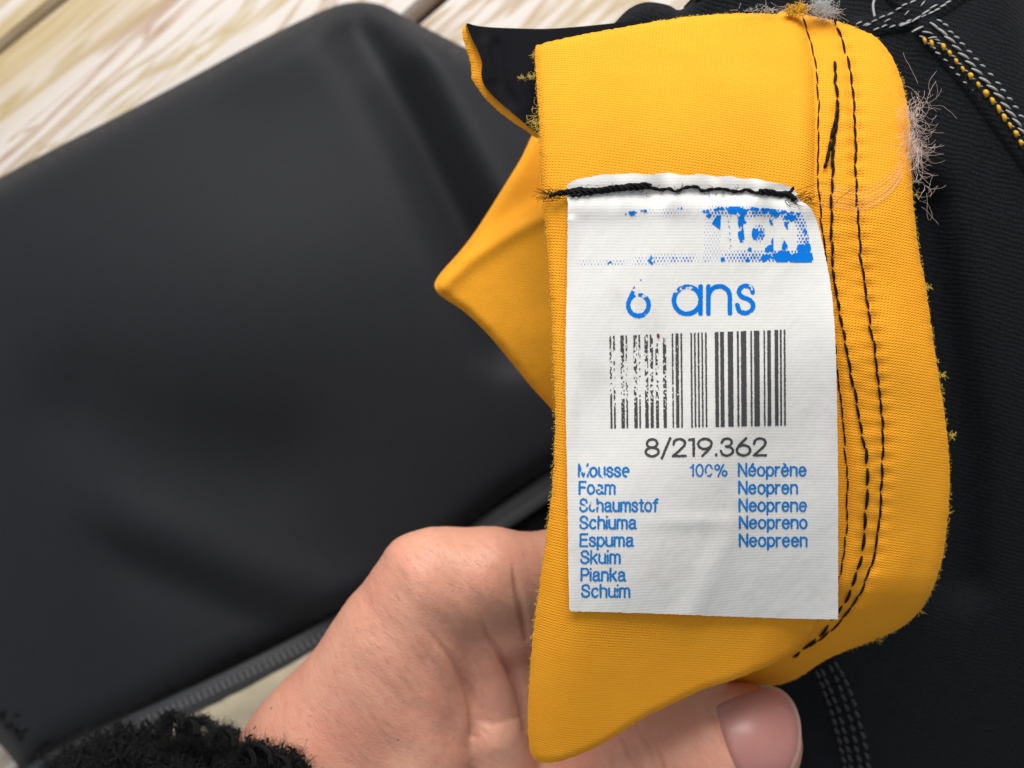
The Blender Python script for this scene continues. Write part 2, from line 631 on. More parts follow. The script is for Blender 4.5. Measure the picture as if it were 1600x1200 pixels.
# --- zip along the lower edge of the left panel
zip_c = cr([(40, 1226), (75, 1198), (110, 1180), (190, 1143), (270, 1107), (345, 1073), (440, 1027), (530, 980), (620, 932), (700, 876), (757, 828), (815, 790), (870, 752), (930, 712)], 10)
zc = resample(zip_c, 5)
tn = np.gradient(zc, axis=0); tn /= np.linalg.norm(tn, axis=1)[:, None]
nn = np.stack([-tn[:, 1], tn[:, 0]], -1)
mbz = MB()
cols = np.linspace(-19, 19, 9)
Vz = []
for c in cols:
    q = zc + nn * c
    Vz.append(W(q[:, 0], q[:, 1], 229.5 + 0.7 * (abs(c) / 19) ** 2 + (0.5 if abs(c) < 1 else 0)))
nz = len(zc)
for lay in (0, 1):
    mbz.add(np.vstack([v - np.array([0, 0, 0.0011 * lay]) for v in Vz]),
            [((k * nz + i), (k * nz + i + 1), ((k + 1) * nz + i + 1), ((k + 1) * nz + i)) for k in range(8) for i in range(nz - 1)])
for e0 in (0, 8):
    base0 = e0 * nz
    mbz.F += [(base0 + i, base0 + i + 1, 9 * nz + base0 + i + 1, 9 * nz + base0 + i) for i in range(nz - 1)]
zipper = mbz.build('zip', M_tape, suit)
# one tooth mesh, shared
bmt = bmesh.new()
bmesh.ops.create_cube(bmt, size=1.0)
for v in bmt.verts:
    v.co.x *= 1.0 if v.co.y < 0 else 0.6
bmesh.ops.bevel(bmt, geom=bmt.edges[:], offset=0.15, segments=1, affect='EDGES')
tooth_me = bpy.data.meshes.new('tooth'); bmt.to_mesh(tooth_me); bmt.free()
tooth_me.materials.append(M_tooth)
zt = resample(zip_c, 10.5)
ztn = np.gradient(zt, axis=0)
for i, (p, t) in enumerate(zip(zt, ztn)):
    if not (90 < p[0] < 560):
        continue
    o = bpy.data.objects.new('tooth', tooth_me)
    a = math.atan2(-t[1], t[0])
    o.location = Vector(W(p[0], p[1], 229.0))
    o.rotation_euler = (0, 0, a)
    o.scale = (0.0009, 0.0026, 0.0010)
    link(o, zipper)

sheet('inner_panel', [(560, 975), (640, 930), (705, 890), (765, 840), (825, 800), (880, 760), (960, 720), (1100, 760), (1100, 1250), (700, 1300), (600, 1150)], lambda x, y: 237 + 0 * x, [M_neo, M_foam, M_foam], suit, step=25, thick=2.5, roll=(20, 2), n=4)

M_cream = knit('added_cream_cloth', (0.55, 0.48, 0.345), pitch=(0.7, 0.7), depth=0.00005)
sheet('added_cream_sheet', [(215, 1150), (270, 1124), (345, 1090), (440, 1046), (520, 1004), (600, 1010), (600, 1200), (420, 1290), (240, 1270), (180, 1200)], lambda x, y: 229.5 + 0.02 * (y - 1100), [M_cream, M_cream, M_foam], suit, step=20, thick=1.5, roll=(12, 1.5), n=4)  # added cream sheet, raised above the shaded boards to catch more light

# dark cross stitches at the lower left corner of the panel
def dark_spot(mb, px, py, d, L, ang, r):
    c, s = math.cos(ang), math.sin(ang)
    t = np.linspace(-1, 1, 5)
    mb.tube(W(px + c * t * L, py + s * t * L, d - r * 0.6 * (1 - t * t)), r * 0.001 * np.array([.5, .9, 1, .9, .5]), 6)


def stitch_mesh(name, m, fat):
    """a stitch one unit long along x, arched in z"""
    mb = MB()
    t = np.linspace(0, 1, 6)
    mb.tube(np.stack([t - 0.5, 0 * t, 0.9 * fat * np.sin(math.pi * t) - 0.3 * fat], -1), fat * np.array([.45, .85, 1, 1, .85, .45]), 6)
    me = bpy.data.meshes.new(name)
    me.from_pydata([tuple(v) for v in np.vstack(mb.V)], [], mb.F)
    me.polygons.foreach_set('use_smooth', np.full(len(me.polygons), True))
    me.materials.append(m)
    return me


def place_stitch(me, a, b, parent, width=1.0, name='stitch', fat=None):
    """stitch mesh between two world points"""
    a = Vector(a); b = Vector(b)
    x = (b - a); L = x.length
    x.normalize()
    y = Vector((0, 0, 1)).cross(x); y.normalize()
    z = x.cross(y)
    o = bpy.data.objects.new(name, me)
    M = Matrix((x, y, z)).transposed().to_4x4()
    M = Matrix.Translation((a + b) / 2) @ M @ Matrix.Diagonal((L, fat or L * width, fat or L * width, 1))
    link(o, parent)
    o.matrix_basis = M
    return o


corner_seam = MB()
for (x, y, a) in [(2, 1118, .7), (14, 1132, -.5), (24, 1138, .8), (40, 1140, -.6), (30, 1150, .4), (46, 1158, .9), (50, 1165, -.5), (68, 1158, .2), (6, 1112, -.4), (62, 1180, .6), (74, 1172, -.7), (28, 1116, .1)]:
    dark_spot(corner_seam, x, y, float(d_panel(np.array(x), np.array(y))) + 0.2 + (2.5 if y > 1150 else 0.5), 8, a, 0.7)
corner_seam.build('corner_stitching', M_thread, suit)

# --- right body panel
S1 = [(1380, -40), (1430, 18), (1467, 62), (1500, 100), (1535, 143), (1570, 190), (1605, 238), (1660, 320)]
S2 = [(1330, 45), (1380, 38), (1430, 25), (1470, 8), (1510, -20)]


def d_body(x, y):
    d = 151 + 35 * np.clip(y / 1200, 0, 1.2) ** 2
    d = d + 22 * np.clip((x - 1555 - 0.25 * y) / 90, 0, None) ** 2
    d = d - 0.8 * gauss(pdist(x, y, S1), 40)
    d = d + 2.0 * gauss(pdist(x, y, [(1300, 0), (1200, 20), (1000, 30)]), 70)
    d = d + 5 * gauss(pdist(x, y, [(1440, 330), (1470, 500), (1500, 700), (1500, 900)]), 45)
    return d


body_ol = [(955, 48), (962, 34), (985, 12), (1012, 3), (1045, 8), (1062, 16), (1085, -4), (1100, -40), (1300, -70), (1660, -70), (1700, 0), (1700, 600), (1700, 1260), (1450, 1290), (1215, 1275),
           (1205, 1150), (1190, 1050), (1150, 920), (1100, 800), (1050, 600), (1000, 300), (965, 110)]
body = sheet('body_panel', body_ol, d_body, [M_rib, M_foam, M_foam], suit, step=11, thick=3.0, roll=(14, 3), n=5)

st_white = stitch_mesh('stitch_pale', M_white_thread, 0.115)
st_yel = stitch_mesh('stitch_yellow', M_yel_thread, 0.36)
st_dark = stitch_mesh('stitch_charcoal', M_dark_thread, 0.2)
st_brown = stitch_mesh('stitch_brown', M_brown, 0.125)


def ribbon(name, path, half, dfun, lift, m, parent):
    p = resample(cr(path, 6), 6)
    t = np.gradient(p, axis=0); t /= np.linalg.norm(t, axis=1)[:, None]
    nr = np.stack([-t[:, 1], t[:, 0]], -1)
    cs = np.linspace(-1, 1, 7)
    V = []
    for c in cs:
        q = p + nr * c * half
        V.append(W(q[:, 0], q[:, 1], dfun(q[:, 0], q[:, 1]) - lift * math.sqrt(max(0, 1 - c * c)) + 0.15))
    n = len(p)
    return mesh_obj(name, np.vstack(V), [(k * n + i, (k + 1) * n + i, (k + 1) * n + i + 1, k * n + i + 1) for k in range(6) for i in range(n - 1)], m, parent)


def dB1(x, y):
    return float(d_body(np.array(float(x)), np.array(float(y))))


seam1 = ribbon('shoulder_seam', S1, 26, d_body, 0.9, M_rib, suit)


def z3(x, y):
    return 1440 + x / 4.613, y / 4.613


def st_px(me, x0, y0, x1, y1, parent, lift=0.9, w=1.0, dfun=dB1):
    place_stitch(me, W(x0, y0, dfun(x0, y0) - lift), W(x1, y1, dfun(x1, y1) - lift), parent, w)


rowa = [(10, 268), (62, 318), (85, 345), (120, 385), (175, 435), (220, 490), (265, 540), (315, 597), (370, 650), (415, 705), (470, 765), (520, 830), (560, 880), (600, 940), (640, 1000), (690, 1060), (735, 1118), (780, 1178)]
for (x, y) in rowa:
    a = z3(x - 26, y - 10); b = z3(x + 24, y + 12)
    st_px(st_white, *a, *b, seam1, 0.45, 1.05)
    a = z3(x + 26, y - 22 - 14); b = z3(x + 72, y - 24)
    st_px(st_white, *a, *b, seam1, 0.75, 0.85)
for (x, y) in [(20, 295), (70, 315), (155, 340), (200, 385), (247, 443), (295, 500), (350, 550), (407, 613), (460, 675), (507, 730), (553, 787), (592, 850), (635, 905), (677, 965), (713, 1030), (755, 1085)]:
    k = random.uniform(0.75, 1.1)
    a = z3(x - 6, y - 24 * k); b = z3(x + 6, y + 24 * k)
    st_px(st_yel, *a, *b, seam1, 0.95, 0.95 + random.uniform(-.2, .2))
for (x0, y0, x1, y1) in [(60, 160, 130, 220), (110, 200, 190, 265), (165, 262, 245, 310), (220, 325, 288, 365), (265, 380, 345, 427), (315, 438, 392, 482), (360, 493, 440, 537), (415, 557, 500, 607), (470, 613, 552, 657), (520, 670, 600, 714), (570, 738, 642, 786), (608, 793, 682, 846), (655, 853, 722, 912), (695, 922, 760, 975), (740, 985, 800, 1040), (5, 228, 72, 240), (48, 275, 112, 268)]:
    st_px(st_white, *z3(x0, y0), *z3(x1, y1), seam1, 0.95, 0.75)
for (x, y) in [(130, 150), (175, 180), (212, 232), (255, 270), (295, 317), (345, 372), (395, 427), (442, 475), (500, 537), (553, 600), (590, 652), (637, 712), (680, 772), (720, 838), (760, 900)]:
    st_px(st_white, *z3(x - 20, y - 8), *z3(x + 20, y + 9), seam1, 0.6, 1.15)

seam2 = ribbon('neck_seam', S2, 20, d_body, 0.8, M_rib, suit)


def z4(x, y):
    return 1160 + x / 3.157, y / 3.157


for i, (x, y) in enumerate([(575, 115), (620, 125), (660, 145), (700, 130), (740, 132), (785, 120), (820, 105), (860, 95), (895, 80), (930, 65), (960, 50), (990, 30), (1015, 12), (1050, -8),
                            (610, 122), (650, 105), (690, 85), (730, 70), (770, 45), (800, 25), (840, 10), (870, -12)]):
    st_px(st_white, *z4(x - 15, y + 5), *z4(x + 15, y - 8), seam2, 0.7, 1.1)
for (x0, y0, x1, y1) in [(775, 130, 830, 108), (835, 108, 880, 78), (885, 72, 925, 48), (925, 42, 962, 22), (835, 158, 892, 130), (700, 108, 730, 92), (800, 75, 822, 52), (880, 30, 900, 4)]:
    st_px(st_white, *z4(x0, y0), *z4(x1, y1), seam2, 0.95, 0.75)
mb = MB()
lp = cr([z4(652, 82), z4(646, 50), z4(645, 22), z4(655, -10), z4(672, -30)], 6)
mb.tube(W(lp[:, 0], lp[:, 1], 149.5), 0.00022, 6)
mb.build('loose_thread', M_white_thread, suit)

S3 = [(1278, 1030), (1300, 1085), (1320, 1140), (1336, 1200), (1345, 1260)]
seam3 = ribbon('side_seam', S3, 34, d_body, 0.7, M_rib, suit)


def z5(x, y):
    return 1240 + x / 5.456, 980 + y / 5.456


for colm in ([(205, 405), (240, 490), (265, 570), (295, 640), (320, 725), (345, 805), (365, 885), (388, 965), (405, 1050), (425, 1130), (440, 1210)],
             [(250, 390), (280, 465), (315, 540), (345, 620), (378, 700), (405, 800), (425, 880), (445, 960), (460, 1040), (475, 1115), (490, 1200)],
             [(320, 355), (365, 440), (395, 520), (425, 600), (450, 685), (480, 775), (500, 860), (520, 955), (535, 1040), (555, 1120), (570, 1200)],
             [(365, 325), (410, 395), (450, 475), (485, 560), (515, 645), (540, 745), (565, 835), (590, 925), (608, 1010), (625, 1100), (635, 1180)]):
    for (x, y) in colm:
        st_px(st_dark, *z5(x - 16, y - 30), *z5(x + 16, y + 30), seam3, 1.0, 1.0)

# --- collar facing (outer strip with the stitched seam) and collar panel (front lobe)
L1 = [(1250, 10), (1266, 60), (1275, 110), (1277, 200), (1277, 300), (1290, 420), (1302, 520), (1313, 640), (1322, 730), (1322, 820), (1312, 890), (1297, 935), (1275, 972)]
L3 = [(1300, 20), (1316, 60), (1327, 100), (1333, 150), (1336, 200), (1338, 300), (1343, 380), (1355, 470), (1365, 540), (1374, 620), (1379, 680), (1379, 740), (1375, 800), (1365, 870), (1342, 930), (1312, 970), (1285, 996), (1262, 1012)]
L2a = [(1303, 95), (1306, 130), (1309, 165), (1305, 210), (1300, 262)]
L2b = [(1308, 168), (1306, 200), (1301, 250), (1299, 330), (1302, 420), (1310, 480), (1325, 560), (1340, 640), (1351, 700), (1356, 750), (1352, 820), (1341, 885), (1320, 940), (1300, 968), (1272, 1002), (1240, 1026)]


def d_facing(x, y):
    d = ybase(x, np.minimum(y, 1000)) + 0.5
    d = d + 0.75 * gauss(pdist(x, y, L1), 9) + 0.28 * gauss(pdist(x, y, L2b), 7) + 0.9 * gauss(pdist(x, y, L3), 9)
    right = np.clip(x - np.interp(y, [p[1] for p in L3], [p[0] for p in L3]), 0, None)
    d = d + 0.00010 * right ** 2 - 0.35 * gauss(right - 45, 30) * (right > 0)
    d = d + 19 * np.clip((y - 895) / 150, 0, None) ** 2
    pk = np.sin(np.asarray(y) / 3.9) * 0.16 * gauss(pdist(x, y, L3), 16) + np.sin(np.asarray(y) / 4.6 + 1) * 0.10 * gauss(pdist(x, y, L2b), 14) + 0.25 * np.sin(np.asarray(y) / 31.0) * gauss(pdist(x, y, L3) - 30, 26)
    return d + pk


facing_ol = [(1215, 20), (1250, 22), (1280, 27), (1310, 34), (1340, 44), (1368, 58), (1388, 80), (1404, 112), (1416, 155), (1422, 200), (1424, 260), (1428, 330), (1437, 400), (1447, 450), (1458, 530), (1467, 590), (1475, 640), (1482, 700), (1484, 760), (1480, 820), (1471, 880), (1452, 932), (1424, 968), (1398, 986), (1360, 1003), (1320, 1018), (1288, 1032), (1262, 1050), (1240, 1062), (1212, 1071),
             (1150, 1072), (1130, 1040), (1180, 980), (1235, 940), (1265, 880), (1275, 800), (1272, 700), (1262, 600), (1248, 450), (1235, 300), (1228, 150), (1215, 60)]
facing = sheet('collar_facing', facing_ol, d_facing, [M_yel, M_edge, M_foam], suit, step=6, thick=2.4, roll=(16, 1.3), n=4, jag=0.5)


def d_collar(x, y):
    d = ybase(x, y)
    d = d + 3.4 * np.clip((908 - x) / 75, 0, None) ** 2
    d = d + 1.3 * gauss(pdist(x, y, L1), 12) - 0.25 * gauss(pdist(x, y, L1) - 26, 20)
    # lower right lobe turns back
    d = d + 3.6 * np.clip((x + 0.6 * (y - 1000) - 1180) / 90, 0, None) ** 2 * (y > 800) * np.clip((y - 800) / 150, 0, 1)
    d = d - 1.5 * np.exp(-((x - 1080) / 160) ** 2 - ((y - 180) / 110) ** 2)
    return d


collar_ol = [(836, 78), (845, 70), (862, 64), (885, 59), (920, 52), (960, 45), (1000, 38), (1040, 31), (1080, 26), (1130, 22), (1180, 21), (1220, 22), (1246, 22), (1256, 30), (1266, 62), (1274, 105), (1277, 200), (1277, 300), (1290, 420), (1302, 520), (1313, 640), (1321, 730), (1321, 820), (1311, 890), (1296, 935), (1277, 968), (1263, 992), (1240, 1017), (1205, 1038), (1155, 1059), (1100, 1077), (1055, 1098), (1010, 1120), (970, 1145), (930, 1168), (890, 1185), (860, 1192), (838, 1189), (828, 1172), (825, 1140), (825, 1100), (828, 1050), (832, 1000), (838, 950), (845, 900), (852, 850), (859, 795), (864, 740), (867, 680), (867, 620), (864, 550), (859, 450), (853, 370), (848, 300), (844, 220), (840, 150)]
collar = sheet('collar_panel', collar_ol, d_collar, [M_yel, M_edge, M_foam], suit, step=6, thick=2.6, roll=(10, 0.9), n=4, jag=0.45)


def stitch_line(path, step, gap, lift, width, parent, dfun, hide=None, wob=1.0):
    p = resample(cr(path, 8), 1.0)
    i = 0
    while i < len(p) - 8:
        L = int(step * random.uniform(0.85, 1.15))
        j = min(i + L, len(p) - 1)
        a, b = p[i] + rng.normal(0, wob, 2), p[j] + rng.normal(0, wob, 2)
        if hide is None or not hide((a + b) / 2):
            da = float(dfun(np.array(a[0]), np.array(a[1]))); db = float(dfun(np.array(b[0]), np.array(b[1])))
            place_stitch(st_brown, W(a[0], a[1], da - lift), W(b[0], b[1], db - lift), parent, fat=0.0019 * width)
        i = j + int(max(0, gap + random.uniform(-1, 1)))
    return


stitch_line([(1254, 24), (1268, 70), (1276, 115), (1279, 200), (1279, 300), (1292, 420), (1303, 520), (1315, 640), (1323, 730), (1323, 820), (1314, 890), (1298, 935), (1278, 972)], 23, 1, 0.12, 0.62, facing, d_facing)
stitch_line(L3[1:], 24, 0, 0.22, 0.9, facing, d_facing)
stitch_line([L3[0], L3[1]], 20, 1, 0.22, 0.9, facing, d_facing)
stitch_line(L2a, 20, 0, 0.34, 1.15, facing, d_facing)
stitch_line([(1309, 165), (1303, 200), (1296, 232), (1289, 264)], 19, -2, 0.5, 1.35, facing, d_facing)
stitch_line(L2b[:9], 23, 2, 0.30, 1.0, facing, d_facing)
stitch_line(L2b[8:], 26, 7, 0.30, 1.2, facing, d_facing)

# --- yellow lining, folded corner behind the left edge
FL = [(680, 440), (735, 388), (800, 345), (860, 314), (940, 280)]


def d_lining(x, y):
    line = np.interp(x, [p[0] for p in FL], [p[1] for p in FL])
    s = 1 / (1 + np.exp(-np.clip((line - y) / 5.0, -40, 40)))
    d = 160 + 0.018 * (865 - x) + 6.5 * s
    d = d - 1.2 * gauss(pdist(x, y, [(p[0], p[1] + 14) for p in FL]), 16)
    d = d + 6 * np.clip((y - 500) / 160, 0, None) ** 2
    return d


lining_ol = [(836, 205), (815, 246), (790, 287), (760, 335), (738, 368), (715, 397), (694, 420), (682, 436), (679, 447), (684, 458), (697, 468), (728, 489), (765, 525), (800, 567), (830, 604), (866, 644), (900, 690), (960, 690), (1000, 500), (980, 260), (920, 190), (870, 180)]
sheet('collar_lining', lining_ol, d_lining, [M_yel2, M_yel2, M_foam], suit, step=7, thick=2.2, roll=(14, 2.6), n=5)


# --- black outer shell of the collar with its yellow edge, top left
def d_shell(x, y):
    return 147 + 0.012 * (y - 40) + 1.4 * np.sin((x - 730) / 40.0) * np.exp(-((x - 730) / 90) ** 2) - 0.3 * gauss(pdist(x, y, [(760, 70), (765, 120)]), 10) + 0.35 * gauss(pdist(x, y, [(775, 70), (785, 130), (800, 160)]), 9)


shell_ol = [(729, 37), (740, 39), (760, 42), (800, 44), (850, 45), (900, 42), (960, 36), (1010, 31), (1100, 28), (1140, 60), (1060, 160), (950, 240), (880, 230), (838, 207), (800, 176), (772, 152), (756, 132), (752, 116), (753, 98), (746, 78), (736, 58)]
sheet('collar_shell', shell_ol, d_shell, [M_shell, M_edge, M_yel], suit, step=6, thick=1.0, n=4)


def d_trim(x, y):
    return d_shell(x, y) + 1.15


trim_ol = [(727, 40), (722, 46), (724, 62), (731, 84), (736, 103), (737, 122), (744, 134), (757, 152), (776, 171), (800, 190), (822, 204), (840, 216), (870, 216), (870, 190), (830, 190), (790, 150), (770, 110), (760, 70), (742, 48)]
sheet('collar_trim', trim_ol, d_trim, [M_yel, M_yel, M_yel], suit, step=5, thick=1.6, roll=(5, 0.5), n=4, jag=0.3)


# ------------------------------------------------------------------ care label
def d_label(x, y):
    y = np.asarray(y, float); x = np.asarray(x, float)
    d = ybase(x, y) + 3.0 * np.clip((905 - x) / 75, 0, None) ** 2 - 1.5 * np.exp(-((x - 1080) / 160) ** 2 - ((y - 180) / 110) ** 2)
    d = d - 1.05
    d = d - 0.25 * np.clip((y - 700) / 270, 0, 1)
    d = d - 0.8 * np.clip((x - 1240) / 70, 0, None) * np.clip((y - 330) / 200, 0, 1)
    # dip at the seam and puckers that run out of it
    line = 300.0
    d = d + 0.30 * np.exp(-((y - line) / 9.0) ** 2)
    env = np.exp(-((y - line) / 26.0) ** 2)
    d = d - 0.34 * env * (np.sin(x / 11.0) + 0.6 * np.sin(x / 17.0 + 1.3) + 0.4 * np.sin(x / 5.7)) * (1 - 0.5 * (x < 1010))
    d = d - 0.35 * np.exp(-((y - 326) / 16.0) ** 2)
    # soft ripples lower down, edges that curl a little
    d = d - 0.35 * np.clip((x - 1285) / 25, 0, None) * (1 + np.sin(y / 70.0)) * (y > 350) - 0.3 * np.clip((905 - x) / 20, 0, None) * (1 + np.sin(y / 55.0 + 2)) * (y > 340)
    d = d - 0.5 * np.exp(-((x + 0.5 * y - 1560) / 26) ** 2) * np.clip((y - 700) / 150, 0, 1)
    d = d - 0.18 * np.sin(x / 60.0 + y / 45.0) - 0.25 * np.exp(-((x - 1100) / 80) ** 2 - ((y - 815) / 12) ** 2)
    return d


label_ol = [(886, 289), (900, 281), (920, 277), (940, 273), (968, 272), (990, 271), (1018, 273), (1043, 270), (1070, 274), (1093, 272), (1120, 276), (1140, 275), (1160, 279), (1180, 279), (1200, 284), (1218, 287), (1232, 291), (1243, 299), (1247, 310), (1256, 317), (1266, 324), (1276, 344), (1284, 375), (1293, 417), (1300, 462), (1305, 525), (1307, 588), (1308.5, 680), (1309.5, 760), (1309.5, 880), (1309.5, 940), (1309, 964), (1306.5, 967.5), (1252, 967), (1157, 964), (1030, 959), (930, 956), (895, 955), (890.5, 953.5), (889.5, 940), (888, 880), (887, 790), (885, 690), (884, 600), (884, 520), (886, 430), (887, 350), (887, 316), (885, 302)]
label = sheet('care_label', label_ol, d_label, [M_label, M_label, M_label], suit, step=5.5, thick=0.22, n=3, jag=0.25)


def runs(name, mask, x0, y0, cell, m, parent, off=0.07, vertical=False):
    """printed ink: every run of inked cells becomes one thin patch lying on the label"""
    if vertical:
        mask = mask.T
    Q = []
    for r in range(mask.shape[0]):
        row = np.r_[0, mask[r].astype(np.int8), 0]
        dd = np.diff(row)
        st, en = np.where(dd == 1)[0], np.where(dd == -1)[0]
        for a, b in zip(st, en):
            while b - a > 40:
                Q.append((r, a, a + 40)); a += 40
            Q.append((r, a, b))
    Q = np.array(Q, float)
    r, a, b = Q[:, 0] * cell, Q[:, 1] * cell, Q[:, 2] * cell
    e = cell
    c = [(a, r), (b, r), (b, r + e), (a, r + e)]
    if vertical:
        c = [(v, u) for u, v in c][::-1]
    V = np.stack([W(x0 + u, y0 + v, d_label(x0 + u, y0 + v) - off) for u, v in c], 1).reshape(-1, 3)
    n = len(Q)
    idx = np.arange(4 * n).reshape(n, 4)[:, ::-1]
    return mesh_obj(name, V, idx, m, parent, smooth=False)


# --- stroke letters
def arc(cx, cy, rx, ry, a0, a1, n=14):
    t = np.radians(np.linspace(a0, a1, n))
    return [(cx + rx * math.cos(q), cy + ry * math.sin(q)) for q in t]


X = 0.73


def sm(*p):
    return [tuple(q) for q in cr(p, 6)]


GL = {
    'N': ([[(0, 0), (0, 1)], [(0, 1), (.50, 0)], [(.50, 0), (.50, 1)]], .50),
    'M': ([[(0, 0), (0, 1)], [(0, 1), (.31, 0)], [(.31, 0), (.62, 1)], [(.62, 1), (.62, 0)]], .62),
    'F': ([[(0, 0), (0, 1)], [(0, 1), (.42, 1)], [(0, .53), (.37, .53)]], .40),
    'E': ([[(0, 0), (0, 1)], [(0, 1), (.45, 1)], [(0, .53), (.41, .53)], [(0, 0), (.46, 0)]], .46),
    'P': ([[(0, 0), (0, 1)], [(0, 1), (.26, 1)] + arc(.26, .73, .22, .27, 90, -90) + [(0, .46)]], .46),
    'S': ([sm((.48, .72), (.42, .92), (.24, 1), (.06, .90), (.03, .72), (.14, .58), (.34, .48), (.48, .34), (.46, .13), (.25, 0), (.06, .08), (0, .28))], .50),
    'a': ([sm((.03, .54), (.08, .68), (.22, X), (.35, .66), (.38, .52), (.38, .15), (.40, .03), (.46, .01)), sm((.38, .44), (.2, .40), (.04, .31), (.01, .15), (.12, 0), (.27, .04), (.38, .2))], .44),
    'c': ([arc(.21, .365, .21, .365, 40, 320)], .41),
    'e': ([[(.01, .39), (.43, .39)] + arc(.22, .365, .21, .365, 4, 325, 20)], .43),
    'f': ([sm((.29, .985), (.18, .97), (.12, .84), (.12, .7)) + [(.12, 0)], [(0, .71), (.28, .71)]], .24),
    'h': ([[(0, 0), (0, 1)], arc(.2, .50, .2, .23, 180, 0) + [(.4, 0)]], .40),
    'i': ([[(0, 0), (0, .67)], [(0, .97), (0, 1.0)]], .0),
    'k': ([[(0, 0), (0, 1)], [(.36, X), (.0, .30)], [(.13, .44), (.39, 0)]], .38),
    'm': ([[(0, 0), (0, X)], arc(.16, .52, .16, .21, 180, 0) + [(.32, 0)], arc(.48, .52, .16, .21, 180, 0) + [(.64, 0)]], .64),
    'n': ([[(0, 0), (0, X)], arc(.2, .50, .2, .23, 180, 0) + [(.4, 0)]], .40),
    'o': ([arc(.22, .365, .22, .365, 0, 360, 24)], .44),
    'p': ([[(0, -.27), (0, X)], arc(.21, .365, .21, .365, 0, 360, 24)], .42),
    'r': ([[(0, 0), (0, X)], sm((0, .44), (.05, .62), (.15, .71), (.24, .715))], .23),
    's': ([sm((.36, .54), (.30, .68), (.18, X), (.05, .67), (.03, .53), (.13, .42), (.27, .34), (.37, .20), (.31, .05), (.18, 0), (.05, .05), (0, .19))], .37),
    't': ([[(.12, .93), (.12, .13)] + sm((.12, .13), (.16, .02), (.27, .01)), [(0, .71), (.26, .71)]], .24),
    'u': ([[(0, X), (0, .23)] + arc(.2, .23, .2, .23, 180, 360) + [(.4, X)], [(.4, .3), (.4, 0)]], .40),
    '1': ([sm((.02, .76), (.14, .82), (.2, 1.0)) + [(.2, 0)]], .24),
    '0': ([arc(.22, .5, .22, .5, 0, 360, 24)], .44),
    '%': ([arc(.15, .76, .14, .22, 0, 360, 20), arc(.63, .24, .14, .22, 0, 360, 20), [(.56, 1.0), (.22, 0)]], .78),
    # round monoline figures and letters of the bigger print
    'A6': ([arc(.31, .31, .29, .31, 0, 360, 30), sm((.045, .42), (.17, .68), (.36, 1.0))], .62),
    'Aa': ([arc(.37, .365, .36, .365, 0, 360, 30), [(.73, X), (.73, 0)]], .74),
    'An': ([[(0, 0), (0, X)], arc(.29, .44, .29, .29, 180, 0) + [(.58, 0)]], .58),
    'As': ([sm((.42, .56), (.36, .69), (.22, X), (.08, .67), (.05, .54), (.14, .43), (.32, .36), (.43, .22), (.37, .06), (.21, 0), (.06, .06), (0, .22))], .44),
    'B8': ([arc(.26, .75, .21, .25, 0, 360, 24), arc(.26, .26, .26, .26, 0, 360, 24)], .52),
    'B/': ([[(0, -.12), (.34, 1.06)]], .32),
    'B2': ([sm((.02, .68), (.06, .88), (.25, 1.0), (.44, .90), (.47, .68), (.36, .46), (.0, .0)) + [(.50, 0)]], .50),
    'B1': ([[(.02, .94), (.2, 1.0), (.2, 0)]], .24),
    'B9': ([arc(.28, .70, .27, .30, 0, 360, 24), sm((.53, .59), (.44, .38), (.18, 0))], .56),
    'B.': ([[(.05, .03), (.05, .07)]], .10),
    'B3': ([sm((.03, .76), (.10, .94), (.25, 1.0), (.42, .91), (.42, .70), (.33, .58), (.20, .54), (.36, .50), (.48, .37), (.47, .16), (.27, 0), (.07, .07), (0, .26))], .50),
    'B6': ([arc(.28, .30, .27, .30, 0, 360, 24), sm((.03, .41), (.12, .62), (.38, 1.0))], .56),
}
GL['é'] = (GL['e'][0] + [[(.18, .84), (.30, 1.0)]], .43)
GL['è'] = (GL['e'][0] + [[(.14, 1.0), (.26, .84)]], .43)


def layout(keys, gap):
    segs, x = [], 0.0
    for k in keys:
        if k == ' ':
            x += 0.3; continue
        st, adv = GL[k]
        for s in st:
            segs.append([(x + a, b) for a, b in s])
        x += adv + gap
    return segs, x - gap


def print_text(keys, x0, x1, ybase0, cap, stroke, m, gap=0.17, wear=None, cell=0.45, skew=0.0, top=1.2):
    segs, w = layout(keys, gap)
    kx = (x1 - x0 - stroke) / w
    ox, oy = x0 - 3, ybase0 - cap * top - 2
    nx, ny = int((x1 - x0 + 8) / cell), int((cap * (top + 0.4) + 4) / cell)
    gx, gy = np.meshgrid(ox + (np.arange(nx) + .5) * cell, oy + (np.arange(ny) + .5) * cell)
    D = np.full(gx.shape, 1e9)
    for s in segs:
        p = [(x0 + stroke / 2 + a * kx, ybase0 - b * (cap - stroke * 0.9) - stroke * 0.45 + skew * a * kx) for a, b in s]
        D = np.minimum(D, pdist(gx, gy, p))
    rough = (vnoise(gx, gy, 1.7, 5) - 0.5) * 0.9
    ink = D + rough < stroke / 2
    if wear is not None:
        ink &= ~wear(gx, gy)
    return runs('lettering', ink, ox, oy, cell, m, label)


def spots(lst, seed=3):
    """worn patches: (x, y, rx, ry, amount)"""
    def f(x, y):
        n = 0.6 * vnoise(x, y, 3.1, seed) + 0.4 * vnoise(x, y, 7.0, seed + 1)
        a = np.full(x.shape, -1.0)
        for (cx, cy, rx, ry, k) in lst:
            a = np.maximum(a, k * np.clip(1.25 - np.hypot((x - cx) / rx, (y - cy) / ry), 0, 1))
        return n < a * 0.8
    return f


